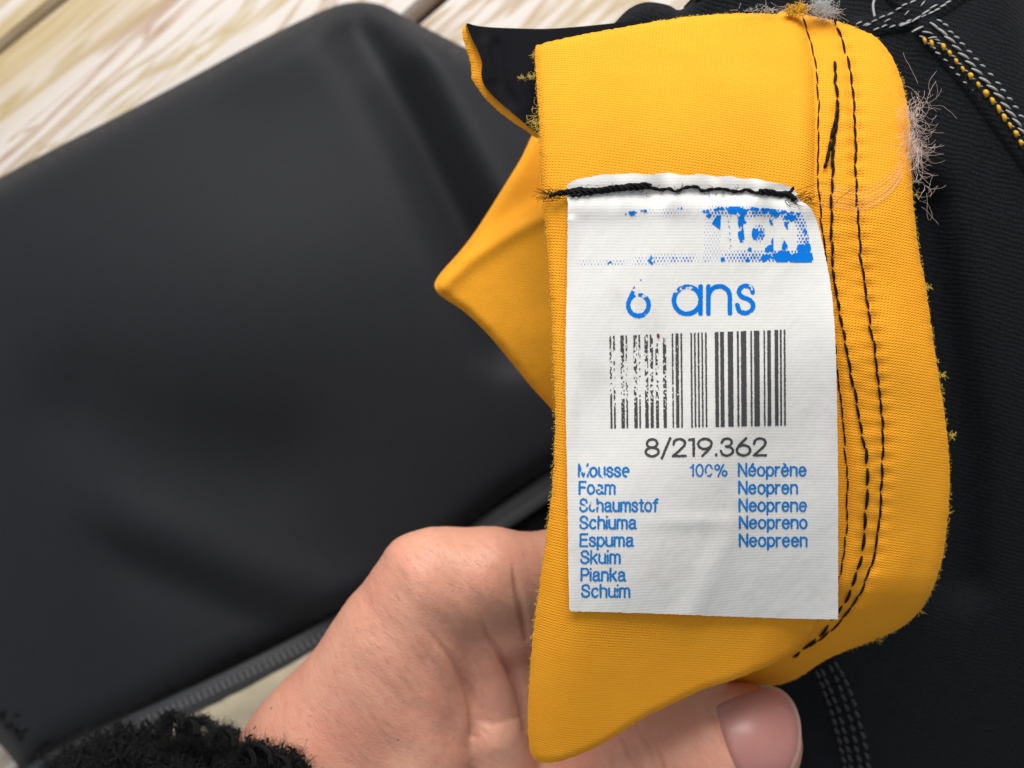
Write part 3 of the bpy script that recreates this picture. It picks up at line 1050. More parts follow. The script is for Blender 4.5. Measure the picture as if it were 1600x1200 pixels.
small = 3.15
wl = spots([(914, 734, 12, 8, .80), (945, 744, 10, 5, .55), (936, 764, 10, 8, .78), (928, 787, 13, 8, .72), (918, 790, 8, 7, .66), (960, 926, 10, 7, .6), (982, 740, 5, 8, .7), (978, 880, 8, 6, .5), (968, 737, 8, 4, .5), (912, 815, 10, 7, .4)])
for s_, xa, xb, yb in [('Mousse', 903, 984, 745.7), ('Foam', 904, 962, 772.8), ('Schaumstof', 905, 1028, 800.2), ('Schiuma', 905, 995, 827.2), ('Espuma', 905.5, 990.5, 854.6), ('Skuim', 906.5, 970, 881.2), ('Pianka', 907, 978, 908.7), ('Schuim', 908, 985, 934.2)]:
    print_text(list(s_), xa, xb, yb, 21.6, small, M_blue2, wear=wl)
for s_, xa, xb, yb in [('Néoprène', 1153, 1260.5, 744.8), ('Neopren', 1153.5, 1247, 772.6), ('Neoprene', 1154, 1261, 800), ('Neopreno', 1154.5, 1262, 827), ('Neopreen', 1154.5, 1262, 855)]:
    print_text(list(s_), xa, xb, yb, 21.6, small, M_blue2)
print_text(list('100%'), 1077, 1137, 745, 20.0, 2.6, M_blue2, wear=spots([(1110, 738, 14, 14, .75), (1122, 732, 6, 5, .6)]))
print_text(['B8', 'B/', 'B2', 'B1', 'B9', 'B.', 'B3', 'B6', 'B2'], 1007, 1199, 714.6, 30, 3.9, M_ink, gap=0.135, skew=-0.008, wear=spots([(1050, 700, 20, 12, .3)]))
w6 = spots([(1000, 448, 16, 18, 1.15), (990, 470, 8, 6, .8), (1006, 462, 10, 5, .75), (1008, 492, 8, 5, .5), (1072, 450, 18, 6, .7), (1055, 455, 8, 8, .6), (1168, 450, 14, 7, .6), (1176, 490, 9, 7, .5), (1062, 490, 8, 4, .4), (1110, 480, 5, 10, .35)], 8)
print_text(['A6'], 977, 1018, 496.5, 61, 6.8, M_blue, wear=w6, top=1.1)
print_text(['Aa', 'An', 'As'], 1049, 1181, 493.6, 64.5, 7.0, M_blue, gap=0.20, wear=w6, skew=-0.012)

# --- header band with the worn knocked-out letters
cell = 0.5
hx0, hx1, hy0, hy1 = 900, 1275, 318, 416
gx, gy = np.meshgrid(np.arange(hx0, hx1, cell) + cell / 2, np.arange(hy0, hy1, cell) + cell / 2)
yt = np.interp(gx, [900, 970, 1060, 1110, 1180, 1255], [336, 331, 323, 322, 323, 332])
ybt = np.interp(gx, [900, 1010, 1150, 1272], [416, 414, 409, 410])
xr = np.interp(gy, [332, 372, 410], [1256, 1264, 1272])
band = (gy > yt) & (gy < ybt) & (gx < xr)
amt = np.full(gx.shape, -0.35)          # how much solid ink is left
dots = np.full(gx.shape, -0.55)          # how much of the screen dots is left


def blob(A, cx, cy, rx, ry, k):
    np.maximum(A, k * np.clip(1.35 - np.hypot((gx - cx) / rx, (gy - cy) / ry), 0, 1), out=A)


for b_ in [(990, 334, 16, 5, .85), (1006, 329, 12, 4, .75), (1062, 326, 9, 4, .6), (1018, 407, 9, 8, .8), (955, 411, 9, 4, .75),
           (1103, 330, 8, 3, .7), (1108, 337, 6, 4, .8), (1122, 327, 10, 5, .75), (1146, 327, 12, 7, 1.3), (1160, 331, 12, 6, 1.0), (1178, 327, 9, 4, .85), (1195, 331, 7, 4, .6), (1210, 333, 8, 8, 1.0), (1234, 339, 12, 6, .85), (1246, 334, 5, 3, .9),
           (1158, 345, 6, 10, 1.25), (1160, 367, 6.5, 10, 1.3), (1164, 347, 6, 4, .8), (1179, 364, 7, 10, 1.4), (1190, 364, 6, 10, .55), (1204, 347, 4, 8, .95), (1228, 353, 4, 9, .9),
           (1226, 384, 5, 9, 1.1), (1203, 388, 10, 7, 1.0), (1208, 378, 4, 7, 1.0), (1196, 402, 10, 8, .85), (1222, 402, 15, 10, 1.6), (1236, 403, 10, 7, .8), (1256, 402, 20, 10, 1.6), (1244, 405, 12, 6, 1.1), (1190, 327, 30, 5, .62), (1225, 332, 20, 5, .62), (1262, 388, 11, 10, .9), (1250, 387, 6, 9, .95), (1260, 360, 9, 22, .42), (1130, 406, 4, 4, 1.1), (1168, 407, 3.5, 3, 1.4), (1172, 390, 4, 4, .8)]:
    blob(amt, *b_)
wedge = inside(gx, gy, np.array([(1112, 349), (1119, 338), (1126.5, 335.5), (1125.5, 359)]))
for b_ in [(1190, 331, 70, 9, .75), (1235, 340, 24, 14, .75), (1258, 362, 14, 34, .72), (1190, 364, 12, 14, .9), (1055, 405, 45, 9, .72), (1165, 401, 34, 9, .62), (1225, 400, 40, 12, .7), (920, 411, 22, 7, .42), (960, 410, 25, 6, .42), (1000, 408, 18, 9, .42), (1040, 332, 35, 8, .36), (1120, 333, 20, 7, .6)]:
    blob(dots, *b_)
nz1 = 0.62 * vnoise(gx, gy * 0.8, 2.5, 21) + 0.38 * vnoise(gx, gy, 5.5, 22)
solid = (nz1 < amt * np.where(gx > 1096, 0.98, 0.66)) | wedge
u, v = (gx + 0.04 * gy) / 5.3, gy / 5.0
u = u + 0.5 * (np.floor(v) % 2)
rdot = np.hypot((u - np.floor(u) - .5) * 5.3, (v - np.floor(v) - .5) * 5.0)
dot = rdot < (np.where(gx > 1100, 0.55, 0.20) + np.where(gx > 1100, 1.7, 1.35) * dots * (0.5 + vnoise(gx, gy, 9, 31)))
ink = band & (solid | dot)
# the heavy white letters of the name stay free of ink
LT = [([(1132, 343), (1132, 386)], 5.6), ([(1147, 342), (1148, 386)], 6.0), ([(1148, 385), (1164, 385)], 6.0), (arc(1185, 364, 16.4, 20.5, 0, 360, 40), 6.2), ([(1215, 347), (1215, 386)], 6.6), ([(1216, 347), (1238, 384)], 6.2), ([(1238, 352), (1239.5, 384)], 6.2)]
wob = (vnoise(gx, gy, 2.5, 41) - .5) * 1.4
for s_, hw in LT:
    ink &= pdist(gx, gy, s_) > hw + wob
for (cx, cy) in [(1138, 346), (1139.5, 354.5), (1140.5, 364), (1141.5, 374), (1142, 384)]:
    ink |= np.hypot(gx - cx, gy - cy) < 0.8
runs('print_band', ink, hx0, hy0, cell, M_blue, label)

# --- barcode
bars = []
for a, b in [(148, 167), (185, 203), (262, 298), (315, 332), (397, 432), (450, 467), (512, 547), (568, 600), (625, 655), (703, 737), (797, 812), (835, 868), (888, 905)]:
    bars.append((930 + a / 6.669, 930 + b / 6.669))
for a, b in [(58, 75), (95, 112), (133, 150), (172, 188), (210, 227), (312, 350), (367, 407), (446, 502), (542, 562), (583, 640), (682, 700), (720, 777), (820, 835), (858, 895), (935, 972), (990, 1008), (1030, 1048)]:
    bars.append((1070 + a / 6.665, 1070 + b / 6.665))
cell = 0.5
gx, gy = np.meshgrid(np.arange(948, 1234, cell) + cell / 2, np.arange(510, 674, cell) + cell / 2)
sx = gx - (gy - 520) / 150 * np.interp(gx, [950, 1230], [2.0, 0.8])
barm = np.zeros(gx.shape, bool)
for a, b in bars:
    barm |= (sx + (vnoise(gx, gy, 1.4, 61) - .5) * 0.7 > a) & (sx + (vnoise(gx, gy, 1.4, 62) - .5) * 0.7 < b)
ytop = np.interp(gx, [950, 1070, 1225], [525, 520.5, 515]); ybot = np.interp(gx, [950, 1070, 1225], [669.5, 668, 665])
barm &= (gy > ytop) & (gy < ybot)
left = np.clip((1068 - gx) / 60, 0, 1)
mid = np.exp(-((gy - 590) / 48) ** 2) * 0.55 + 0.45 * np.exp(-((gx - 1030) / 14) ** 2 - ((gy - 525) / 12) ** 2) * 2 + 0.22
lowfresh = np.clip((gy - 625) / 40, 0, 1) * 0.25
wr = np.sqrt(left) * np.clip(mid - lowfresh, 0, 1) * 0.72 + 0.12
nz2 = 0.62 * vnoise(gx, gy * 0.75, 2.1, 51) + 0.18 * vnoise(gx, gy * 0.6, 6, 52) + 0.2 * vnoise(gx, gy, 1.2, 53)
barm &= nz2 > wr * 0.93
barm &= ~(np.hypot((gx - 1028) / 5, (gy - 526) / 6) < 1)
runs('barcode', barm, 948, 510, cell, M_ink, label, vertical=True)
# small rust speck
mb = MB()
t = np.linspace(0, 1, 5)
mb.tube(W(1027.5 + t * 2, 521 + t * 7, d_label(1027.5 + t * 2, 521 + t * 7) - 0.12), 0.00022 * np.array([.5, 1, 1.1, .9, .4]), 6)
mb.build('rust_speck', M_rust, label)

# --- black thread that sews the label on
mb = MB()


def thread(pts, r, twist, strands, amp, dz=0.0):
    p = resample(cr(pts, 8), 2.0)
    n = len(p)
    d = d_label(np.clip(p[:, 0], 886, 1262), p[:, 1]) - 0.30 - dz
    c = W(p[:, 0], p[:, 1], d)
    s = np.arange(n) * 2.0
    for k in range(strands):
        ph = 2 * math.pi * k / strands + s / twist * 2 * math.pi
        wob = 1 + 0.35 * (vnoise(s, s * 0 + k * 31, 9, 71) - .5) * 2
        off = np.stack([0 * s, np.cos(ph) * amp * wob, np.sin(ph) * amp * wob * 0.8], -1) * 0.001
        mb.tube(c + off, r * 0.001 * (0.9 + 0.25 * vnoise(s, s * 0 + 7 * k, 5, 72)), 7)


thread([(872, 302), (885, 300), (905, 297), (930, 298), (955, 296), (980, 292), (1000, 290), (1018, 292)], 0.22, 44, 4, 0.30, 0.05)
thread([(890, 303), (920, 300), (950, 295), (985, 293), (1012, 291)], 0.2, 27, 3, 0.40, 0.2)
thread([(1010, 291), (1030, 296), (1046, 295), (1056, 299), (1072, 293), (1090, 292), (1096, 298), (1112, 296), (1128, 295), (1142, 298), (1158, 299), (1166, 296), (1180, 301), (1192, 300)], 0.18, 26, 2, 0.13)
thread([(1186, 300), (1200, 300), (1215, 303), (1230, 304), (1243, 311)], 0.25, 30, 3, 0.30, 0.1)
thread([(1222, 304), (1232, 302), (1240, 294)], 0.2, 20, 2, 0.15, 0.3)
thread([(876, 300), (866, 304), (858, 307)], 0.16, 20, 3, 0.2)
fz = []
for i in range(170):
    if i < 70:
        x0, y0 = random.uniform(852, 885), 305 + random.uniform(-4, 4)
        dx, dy = random.uniform(-26, 8), random.uniform(-13, 10)
    elif i < 110:
        x0, y0 = random.uniform(1225, 1262), 310 + random.uniform(-4, 10)
        dx, dy = random.uniform(-5, 32), random.uniform(-16, 14)
    else:
        x0, y0 = random.uniform(880, 1240), 297 + random.uniform(-5, 5)
        dx, dy = random.uniform(-9, 9), random.uniform(-9, 9)
    q = cr([(x0, y0), (x0 + dx * .5 + random.uniform(-4, 4), y0 + dy * .5 + random.uniform(-4, 4)), (x0 + dx, y0 + dy)], 4)
    dd = d_collar(q[:, 0], q[:, 1]) - 1.0 - np.linspace(0, .5, len(q))
    mb.tube(W(q[:, 0], q[:, 1], dd), 0.000035, 3)
for pts in ([(1240, 300), (1262, 292), (1280, 286), (1292, 287)], [(1300, 325), (1312, 310), (1325, 300), (1331, 294)], [(1262, 316), (1290, 322), (1308, 330)]):
    q = cr(pts, 6)
    mb.tube(W(q[:, 0], q[:, 1], 133.6), 0.00004, 3)
lt = mb.build('label_stitching', M_thread, suit)

# --- frayed fibres along the cut edges
mb = MB()


def fray(path, count, size, dfun, outward, r=0.000034):
    p = resample(cr(path, 6), 1.0)
    for _ in range(count):
        i = random.randrange(len(p))
        x, y = p[i]
        s = size * random.uniform(0.4, 1.4)
        a = outward + random.uniform(-1.1, 1.1)
        pts = [(x, y)]
        for k in range(4):
            a += random.uniform(-1.2, 1.2)
            x += math.cos(a) * s / 3; y += math.sin(a) * s / 3
            pts.append((x, y))
        q = cr(pts, 3)
        d0 = float(dfun(np.array(p[i][0]), np.array(p[i][1])))
        mb.tube(W(q[:, 0], q[:, 1], d0 + np.linspace(0.5, random.uniform(-.4, 1.6), len(q))), r * random.uniform(.7, 1.3), 3)


left_edge = [(836, 78), (840, 150), (844, 220), (848, 300), (853, 370), (859, 450), (864, 550), (867, 640), (864, 740), (859, 795), (852, 850), (845, 900), (838, 950), (832, 1000), (826, 1080)]
right_edge = [(1368, 58), (1404, 112), (1416, 155), (1422, 200), (1424, 260), (1428, 330), (1437, 400), (1458, 530), (1475, 640), (1484, 760), (1480, 820), (1471, 880), (1452, 932), (1398, 986), (1320, 1018)]
fray(left_edge, 520, 3.4, lambda x, y: d_collar(x, y) + 1.0, math.pi)
fray(left_edge[:4], 30, 7, lambda x, y: d_collar(x, y) + 1.0, math.pi)
fray([(838, 80), (836, 88)], 16, 6, lambda x, y: d_collar(x, y) + 1.0, math.pi)
fray([(826, 121), (838, 118)], 22, 5, lambda x, y: d_collar(x * 0 + 842, y) + 1.0, math.pi)
fray([(812, 122), (822, 121)], 16, 5, lambda x, y: d_collar(x * 0 + 842, y) + 1.4, math.pi)
fray([(835, 175), (843, 205)], 22, 14, lambda x, y: d_collar(x * 0 + 842, y) + 1.2, math.pi)
fray(right_edge, 520, 3.2, lambda x, y: d_facing(x, y) + 1.6, 0)
for (x, y, n_) in [(1448, 448, 22), (1472, 585, 14), (1486, 680, 28), (1426, 302, 16), (1479, 800, 8), (1438, 955, 10), (1373, 1000, 10)]:
    fray([(x - 4, y), (x + 3, y + 2)], n_, 6, lambda a, b: d_facing(a * 0 + x - 12, b) + 1.4, 0)
fray([(1000, 38), (1080, 26), (1180, 21), (1250, 23), (1340, 44)], 150, 2.6, lambda x, y: d_collar(x, y) + 1.0, -math.pi / 2)
o = mb.build('frayed_fibres', M_fray, suit)
o['kind'] = 'stuff'

# ------------------------------------------------------------------ lint
def lint(name, label_, cat, draw, m, loc):
    global mb
    mb = MB()
    draw()
    o = mb.build(name, m)
    o['label'] = label_; o['category'] = cat
    return o


def hairs(cx, cy, sx, sy, n, ln, d0, dr, r=0.00003, a0=None, curl=0.9, aspread=math.pi):
    for _ in range(n):
        x, y = cx + random.gauss(0, sx), cy + random.gauss(0, sy)
        a = (a0 if a0 is not None else 0) + random.uniform(-aspread, aspread)
        L = ln * random.uniform(.5, 1.3)
        pts = [(x, y)]
        turn = random.uniform(-curl, curl)
        for k in range(5):
            a += turn * 0.5 + random.uniform(-.3, .3)
            x += math.cos(a) * L / 5; y += math.sin(a) * L / 5
            pts.append((x, y))
        q = cr(pts, 3)
        dd = d0 + random.uniform(-dr, dr) + np.linspace(0, random.uniform(-1, 1), len(q)) * dr
        mb.tube(W(q[:, 0], q[:, 1], dd), r * random.uniform(.7, 1.2), 3)


def draw_pink():
    hairs(1428, 208, 3, 20, 110, 36, 136.8, 0.8, a0=math.pi / 2, aspread=0.7, curl=1.3, r=0.000017)
    hairs(1425, 178, 4, 9, 60, 20, 136.4, 0.6, r=0.000024)
    hairs(1436, 232, 5, 18, 44, 42, 137, 1.2, a0=math.pi / 2, aspread=0.6, curl=1.2, r=0.000024)
    hairs(1438, 184, 8, 22, 18, 36, 138, 1.5, r=0.00002, curl=1.4)
    hairs(1440, 296, 7, 18, 14, 36, 138.5, 1.5, r=0.00002, curl=1.4)
    hairs(1446, 150, 8, 12, 8, 48, 138, 1.5, r=0.00002, curl=1.2)
    # thin strands that run back over the yellow cloth
    for k in range(14):
        j = random.uniform(-17, 17)
        q = cr([(1246 + random.uniform(0, 60), 303 + j * .6), (1300, 305 + j), (1345, 312 + j), (1385, 292 + j), (1408, 262 + j), (1424, 225 + j)][random.randrange(0, 3):], 5)
        dd = d_facing(q[:, 0], q[:, 1]) - 0.25 + 1.2 * np.clip((q[:, 0] - 1405) / 20, 0, 1)
        mb.tube(W(q[:, 0], q[:, 1], dd), 0.000016, 3)


lint('lint_tuft', 'tuft of pale pink wool lint caught on the right edge of the yellow collar', 'lint', draw_pink, M_lint, None)


def draw_white():
    hairs(1281, 16, 7, 7, 220, 16, 144.2, 1.0, a0=-math.pi / 2, aspread=1.6)
    hairs(1290, 20, 6, 4, 90, 18, 144.2, 1.0, a0=-.4, aspread=.8)
    hairs(1200, 15, 22, 2, 60, 12, 144.5, .8)
    hairs(1275, 4, 14, 6, 16, 40, 143.8, 1.0)


lint('lint_tuft', 'small white fluff of lint behind the top edge of the yellow collar', 'lint', draw_white, M_lintw, None)


def draw_yellow():
    hairs(1236, 17, 4, 2.5, 90, 9, 144.3, .5, r=0.00007)
    hairs(1252, 14, 4, 3.5, 140, 9, 144.1, .6, r=0.00007)


lint('lint_tuft', 'tiny yellow thread tuft on the top edge of the yellow collar beside white fluff', 'lint', draw_yellow, M_yel_thread, None)

# ------------------------------------------------------------------ the hand
def w_mm(px, py, d):
    return np.array([(px - 800) * d / F, -(py - 600) * d / F, -d])


H = 0.6
lo = np.array([-68.0, -108.0, -212.0]); hi = np.array([64.0, -14.0, -132.0])
nx, ny, nz_ = [int(math.ceil(v)) for v in (hi - lo) / H]
ax = [lo[i] + np.arange(n) * H for i, n in enumerate((nx, ny, nz_))]
GX, GY, GZ = np.meshgrid(*[a.astype(np.float32) for a in ax], indexing='ij')


def cone(a, b, ra, rb):
    """distance to a tapered capsule between photograph points (px, py, d)"""
    A, B = w_mm(*a), w_mm(*b)
    D = (B - A)
    L = float(D @ D)
    t = ((GX - A[0]) * D[0] + (GY - A[1]) * D[1] + (GZ - A[2]) * D[2]) / L
    t = np.clip(t, 0, 1).astype(np.float32)
    return np.sqrt((GX - A[0] - t * D[0]) ** 2 + (GY - A[1] - t * D[1]) ** 2 + (GZ - A[2] - t * D[2]) ** 2) - (ra + t * (rb - ra))


def ell(c, r):
    C = w_mm(*c)
    k = np.sqrt(((GX - C[0]) / r[0]) ** 2 + ((GY - C[1]) / r[1]) ** 2 + ((GZ - C[2]) / r[2]) ** 2)
    return ((k - 1) * min(r)).astype(np.float32)


def smin(a, b, k):
    h = np.clip(0.5 + 0.5 * (b - a) / k, 0, 1)
    return b + (a - b) * h - k * h * (1 - h)


def smax(a, b, k):
    return -smin(-a, -b, k)


# back of the hand
S = cone((500, 1175, 166), (668, 908, 161), 14.2, 9.4)
S = smin(S, cone((380, 1350, 172), (500, 1175, 166), 19, 14.2), 6)
S = smin(S, cone((622, 1000, 164.5), (642, 1165, 164.5), 10.6, 11.6), 7)
S = smin(S, cone((668, 955, 164), (640, 1080, 164.5), 9.2, 10.2), 7)
S = smin(S, ell((735, 925, 166), (11, 8.5, 8.5)), 6)
S = smin(S, ell((788, 968, 170), (9.5, 9.5, 9.5)), 6)
S = smin(S, cone((700, 1000, 164), (712, 1112, 164.5), 4.5, 4.8), 4)
S = smin(S, cone((560, 1260, 172), (640, 1170, 167), 18, 11.4), 6)
S = smin(S, cone((668, 960, 182), (560, 1230, 186), 10, 17), 8)
S = smin(S, cone((668, 908, 161), (760, 898, 163), 9.4, 8.4), 4)
S = smin(S, cone((760, 898, 163), (880, 897, 168), 8.4, 8.6), 5)
# hidden fingers, curled behind the yellow cloth
S = smin(S, cone((880, 897, 168), (990, 985, 178), 8.4, 7.6), 3)
S = smin(S, cone((990, 985, 178), (1010, 1090, 178), 7.4, 6.6), 2)
S = smin(S, cone((668, 960, 182), (880, 940, 191), 9.5, 8.6), 4)
S = smin(S, cone((880, 930, 190), (1000, 1010, 196), 8.4, 7.6), 2)
S = smin(S, cone((1000, 1010, 196), (980, 1120, 192), 7.4, 6.8), 2)
S = smin(S, cone((600, 1030, 190), (840, 1030, 202), 10, 8), 4)
S = smin(S, cone((840, 1030, 202), (930, 1110, 203), 7.8, 7.2), 2)
S = smin(S, cone((930, 1110, 203), (880, 1170, 198), 7, 6.4), 2)
S = smin(S, cone((580, 1120, 194), (760, 1130, 203), 9, 7), 4)
S = smin(S, cone((760, 1130, 203), (830, 1190, 202), 6.8, 6.0), 2)
# skin folds between finger and thumb
f2 = smin(cone((712, 915, 165), (747, 1010, 167), 6.4, 6.6), cone((747, 1010, 167), (770, 1125, 169), 6.6, 6.8), 2)
PY = (600 + GY * F / GZ).astype(np.float32)
KF = (np.clip((1035 - PY) / 110, 0, 1) * 8 + 0.8).astype(np.float32)
S = smin(S, f2, KF + 0.5)
f3 = smin(cone((772, 915, 168), (795, 985, 169.5), 5.6, 5.6), cone((795, 985, 169.5), (800, 1080, 172), 5.6, 5.8), 2)
S = smin(S, f3, np.clip((1000 - PY) / 110, 0, 1) * 7 + 0.8)
S = smin(S, cone((838, 895, 169.5), (850, 985, 172.5), 5.2, 5.0), np.clip((960 - PY) / 80, 0, 1) * 5 + 0.8)
S = smin(S, cone((818, 1090, 175), (832, 1230, 177), 7, 7), 1.5)
S = smin(S, cone((772, 1150, 166), (800, 1240, 170), 6.2, 8), 1.6)
# thumb
TD = 4.0        # the thumb lies this much lower than the edge of the cloth above it
T_ = cone((760, 1330, 178), (985, 1207, 163.5 + TD), 14.4, 10.9)
T_ = smin(T_, cone((985, 1207, 163.5 + TD), (1105, 1170, 161 + TD), 10.7, 10.9), 3)
T_ = smin(T_, cone((1105, 1170, 161 + TD), (1163, 1158, 160.5 + TD), 10.9, 11.1), 3)
T_ = smin(T_, ell((1135, 1162, 164 + TD), (14.4, 11.1, 9.4)), 3)
S = smin(S, T_, 2.0)
S = smin(S, cone((640, 1230, 176), (800, 1310, 176), 16, 15), 6)


def groove(pts, r, k, sink):
    global S
    for (a, b) in zip(pts[:-1], pts[1:]):
        S = smax(S, -cone(a, b, r, r), k)


# creases over the thumb joint
groove([(962, 1142, 156.5), (985, 1165, 156.2), (1000, 1205, 156.4)], 0.5, 1.6, 0)
groove([(990, 1132, 156.5), (1015, 1165, 156.0), (1030, 1205, 156.4)], 0.35, 1.4, 0)
groove([(940, 1160, 160), (955, 1185, 160)], 0.3, 1.3, 0)
S = S + (0.22 * np.sin(GX * 0.55 + GY * 0.21) * np.sin(GY * 0.4 + 1.0) * np.exp(-((GX + 15) / 22) ** 2)).astype(np.float32)


def surface_nets(S):
    sgn = S < 0
    nx, ny, nz = S.shape
    acc = np.zeros((nx - 1, ny - 1, nz - 1, 3), np.float32); cnt = np.zeros((nx - 1, ny - 1, nz - 1), np.float32)
    corners = [(i, j, k) for i in (0, 1) for j in (0, 1) for k in (0, 1)]

    def sl(c):
        return tuple(slice(c[q], c[q] + n - 1) for q, n in enumerate((nx, ny, nz)))
    for c in corners:
        for axi in range(3):
            if c[axi]:
                continue
            e = list(c); e[axi] = 1
            a, b = S[sl(c)], S[sl(e)]
            m = (a < 0) != (b < 0)
            t = np.where(m, a / (a - b + 1e-12), 0)
            for q in range(3):
                acc[..., q] += np.where(m, c[q] + (t if q == axi else 0), 0)
            cnt += m
    act = cnt > 0
    idx = -np.ones(act.shape, np.int64)
    idx[act] = np.arange(act.sum())
    ii = np.argwhere(act)
    V = ii + acc[act] / cnt[act][:, None]
    Fc = []
    for axi in range(3):
        o1, o2 = [(1, 2), (2, 0), (0, 1)][axi]
        s0 = [slice(1, -1)] * 3; s0[axi] = slice(0, -1)
        s1 = [slice(1, -1)] * 3; s1[axi] = slice(1, None)
        a, b = sgn[tuple(s0)], sgn[tuple(s1)]
        for inv in (False, True):
            p = np.argwhere((~a & b) if inv else (a & ~b))
            off = np.ones(3, int); off[axi] = 0
            p = p + off
            q = []
            for (d1, d2) in ((-1, -1), (0, -1), (0, 0), (-1, 0)):
                c = p.copy(); c[:, o1] += d1; c[:, o2] += d2
                ok = True
                q.append(idx[c[:, 0], c[:, 1], c[:, 2]])
            q = np.stack(q, -1)
            q = q[(q >= 0).all(1)]
            Fc.append(q[:, ::-1] if inv else q)
    return V, np.vstack(Fc)


Vh, Fh = surface_nets(S)
Vh = lo + Vh * H
Vh = (Vh + np.array([0, 0, CH])) * 0.001
hand_root = empty('person', 'bare left hand in a black fluffy sleeve pinching the yellow collar', 'person', W(700, 1150, 170))
hand = mesh_obj('hand', Vh, Fh, M_skin, hand_root)
sm_ = hand.modifiers.new('smooth', 'SMOOTH'); sm_.factor = 0.5; sm_.iterations = 3
ss = hand.modifiers.new('subsurf', 'SUBSURF'); ss.levels = 1; ss.render_levels = 1
dgr = bpy.context.evaluated_depsgraph_get()
hm = bpy.data.meshes.new_from_object(hand.evaluated_get(dgr))
hand.modifiers.clear()
hand.data = hm
hm.name = 'hand'
# skin creases and fine lines as relief on the visible side
nv = len(hm.vertices)
co = np.empty(nv * 3); hm.vertices.foreach_get('co', co); co = co.reshape(-1, 3)
no = np.empty(nv * 3); hm.vertices.foreach_get('normal', no); no = no.reshape(-1, 3)
dv = CH - co[:, 2] * 1000
vx, vy = 800 + co[:, 0] * 1000 * F / dv, 600 - co[:, 1] * 1000 * F / dv
disp = np.zeros(nv)
for poly, w_, a_ in [
        ([(668, 985), (688, 1008), (705, 1030), (722, 1060), (738, 1098), (738, 1150)], 5.5, .95),
        ([(752, 965), (764, 995), (782, 1025), (801, 1054), (815, 1092), (822, 1140)], 5, 1.05),
        ([(800, 880), (808, 920), (816, 955), (824, 1000)], 4.5, .9),
        ([(700, 935), (722, 975), (742, 1000)], 7, .18), ([(735, 915), (752, 945), (762, 975)], 6, .2), ([(768, 880), (785, 905), (797, 935)], 7, .22),
        ([(640, 1010), (668, 1050), (690, 1100), (700, 1150)], 6, .22), ([(610, 1040), (648, 1090), (668, 1150)], 6, .16), ([(655, 1005), (690, 1060), (712, 1120)], 5, .2),
        ([(590, 1080), (630, 1140), (645, 1190)], 6, .12), ([(690, 960), (712, 990), (730, 1030)], 5, .2), ([(675, 1040), (700, 1090), (716, 1140)], 4, .15),
        ([(625, 1030), (660, 1080)], 4, .12), ([(560, 1090), (600, 1150)], 5, .1), ([(735, 1120), (770, 1130), (812, 1120)], 5, .3),
        ([(962, 1140), (980, 1160), (1000, 1205)], 6, .65), ([(990, 1128), (1015, 1158), (1034, 1205)], 6, .7), ([(935, 1165), (958, 1205)], 5, .4), ([(1060, 1100), (1078, 1140), (1090, 1200)], 5, .12), ([(1100, 1095), (1112, 1110), (1130, 1150), (1148, 1190), (1160, 1225)], 5, .4)]:
    pc = resample(cr(poly, 8), 2.5)
    box = np.where((vx > pc[:, 0].min() - 30) & (vx < pc[:, 0].max() + 30) & (vy > pc[:, 1].min() - 30) & (vy < pc[:, 1].max() + 30) & (no[:, 2] > -0.2))[0]
    d2 = (vx[box, None] - pc[None, :, 0]) ** 2 + (vy[box, None] - pc[None, :, 1]) ** 2
    j = d2.argmin(1)
    tp = np.sin(np.clip(j / (len(pc) - 1.0), 0.0, 1) * math.pi * 0.80) ** 0.8
    wl_ = w_ * (0.55 + 0.75 * tp)
    disp[box] -= a_ * tp * np.exp(-d2[np.arange(len(box)), j] / wl_ ** 2)
ca, sa = math.cos(math.radians(58)), math.sin(math.radians(58))
lu, lw = vx * ca + vy * sa, -vx * sa + vy * ca
msk = np.clip((vx - 470) / 120, 0.25, 1) * (vx < 850)
disp += msk * (0.11 * (vnoise(lu / 3.2, lw, 11, 91) - .5) + 0.08 * (vnoise(lu / 2.2, lw, 6, 92) - .5))
disp += (vx >= 850) * 0.10 * (vnoise(vx, vy / 3, 9, 93) - .5)
disp += 0.35 * (vnoise(vx, vy, 70, 94) - .5)
co += no * (disp * 0.001)[:, None]
hm.vertices.foreach_set('co', co.ravel())
hm.update()

from mathutils.bvhtree import BVHTree
bvh = BVHTree.FromPolygons([v.co.copy() for v in hm.vertices], [tuple(p.vertices) for p in hm.polygons])
camv = Vector((0, 0, CH / 1000))


def hit(px, py):
    p = Vector(W(px, py, 100.0))
    r = bvh.ray_cast(camv, (p - camv).normalized())
    return (r[0], r[1]) if r[0] is not None else (None, None)


# thumb nail: a thin curved plate let into the thumb tip
nail_ol = resample(cr([(1117, 1106), (1130, 1097), (1155, 1087), (1180, 1077), (1200, 1075), (1219, 1082), (1234, 1097), (1244, 1118), (1248, 1140), (1247, 1165), (1240, 1188), (1228, 1210), (1208, 1230), (1185, 1238), (1165, 1228), (1148, 1195), (1131, 1152), (1120, 1124)], 6, True), 5, True)


_pts = []
for _x in np.arange(1105, 1250, 6):
    for _y in np.arange(1078, 1250, 6):
        if inside(np.array([_x]), np.array([_y]), nail_ol)[0]:
            h, _ = hit(_x, _y)
            if h is not None and CH - h.z * 1000 < 160.6:
                _pts.append((_x, _y, CH - h.z * 1000))
_pts = np.array(_pts)


def _basis(x, y):
    u, v = (np.asarray(x, float) - 1175) / 70, (np.asarray(y, float) - 1160) / 80
    return np.stack([1 + 0 * u, u, v, u * u, u * v, v * v], -1)


_cf = np.linalg.lstsq(_basis(_pts[:, 0], _pts[:, 1]), _pts[:, 2], rcond=None)[0]


def d_nail(x, y):
    return _basis(x, y) @ _cf - 0.75


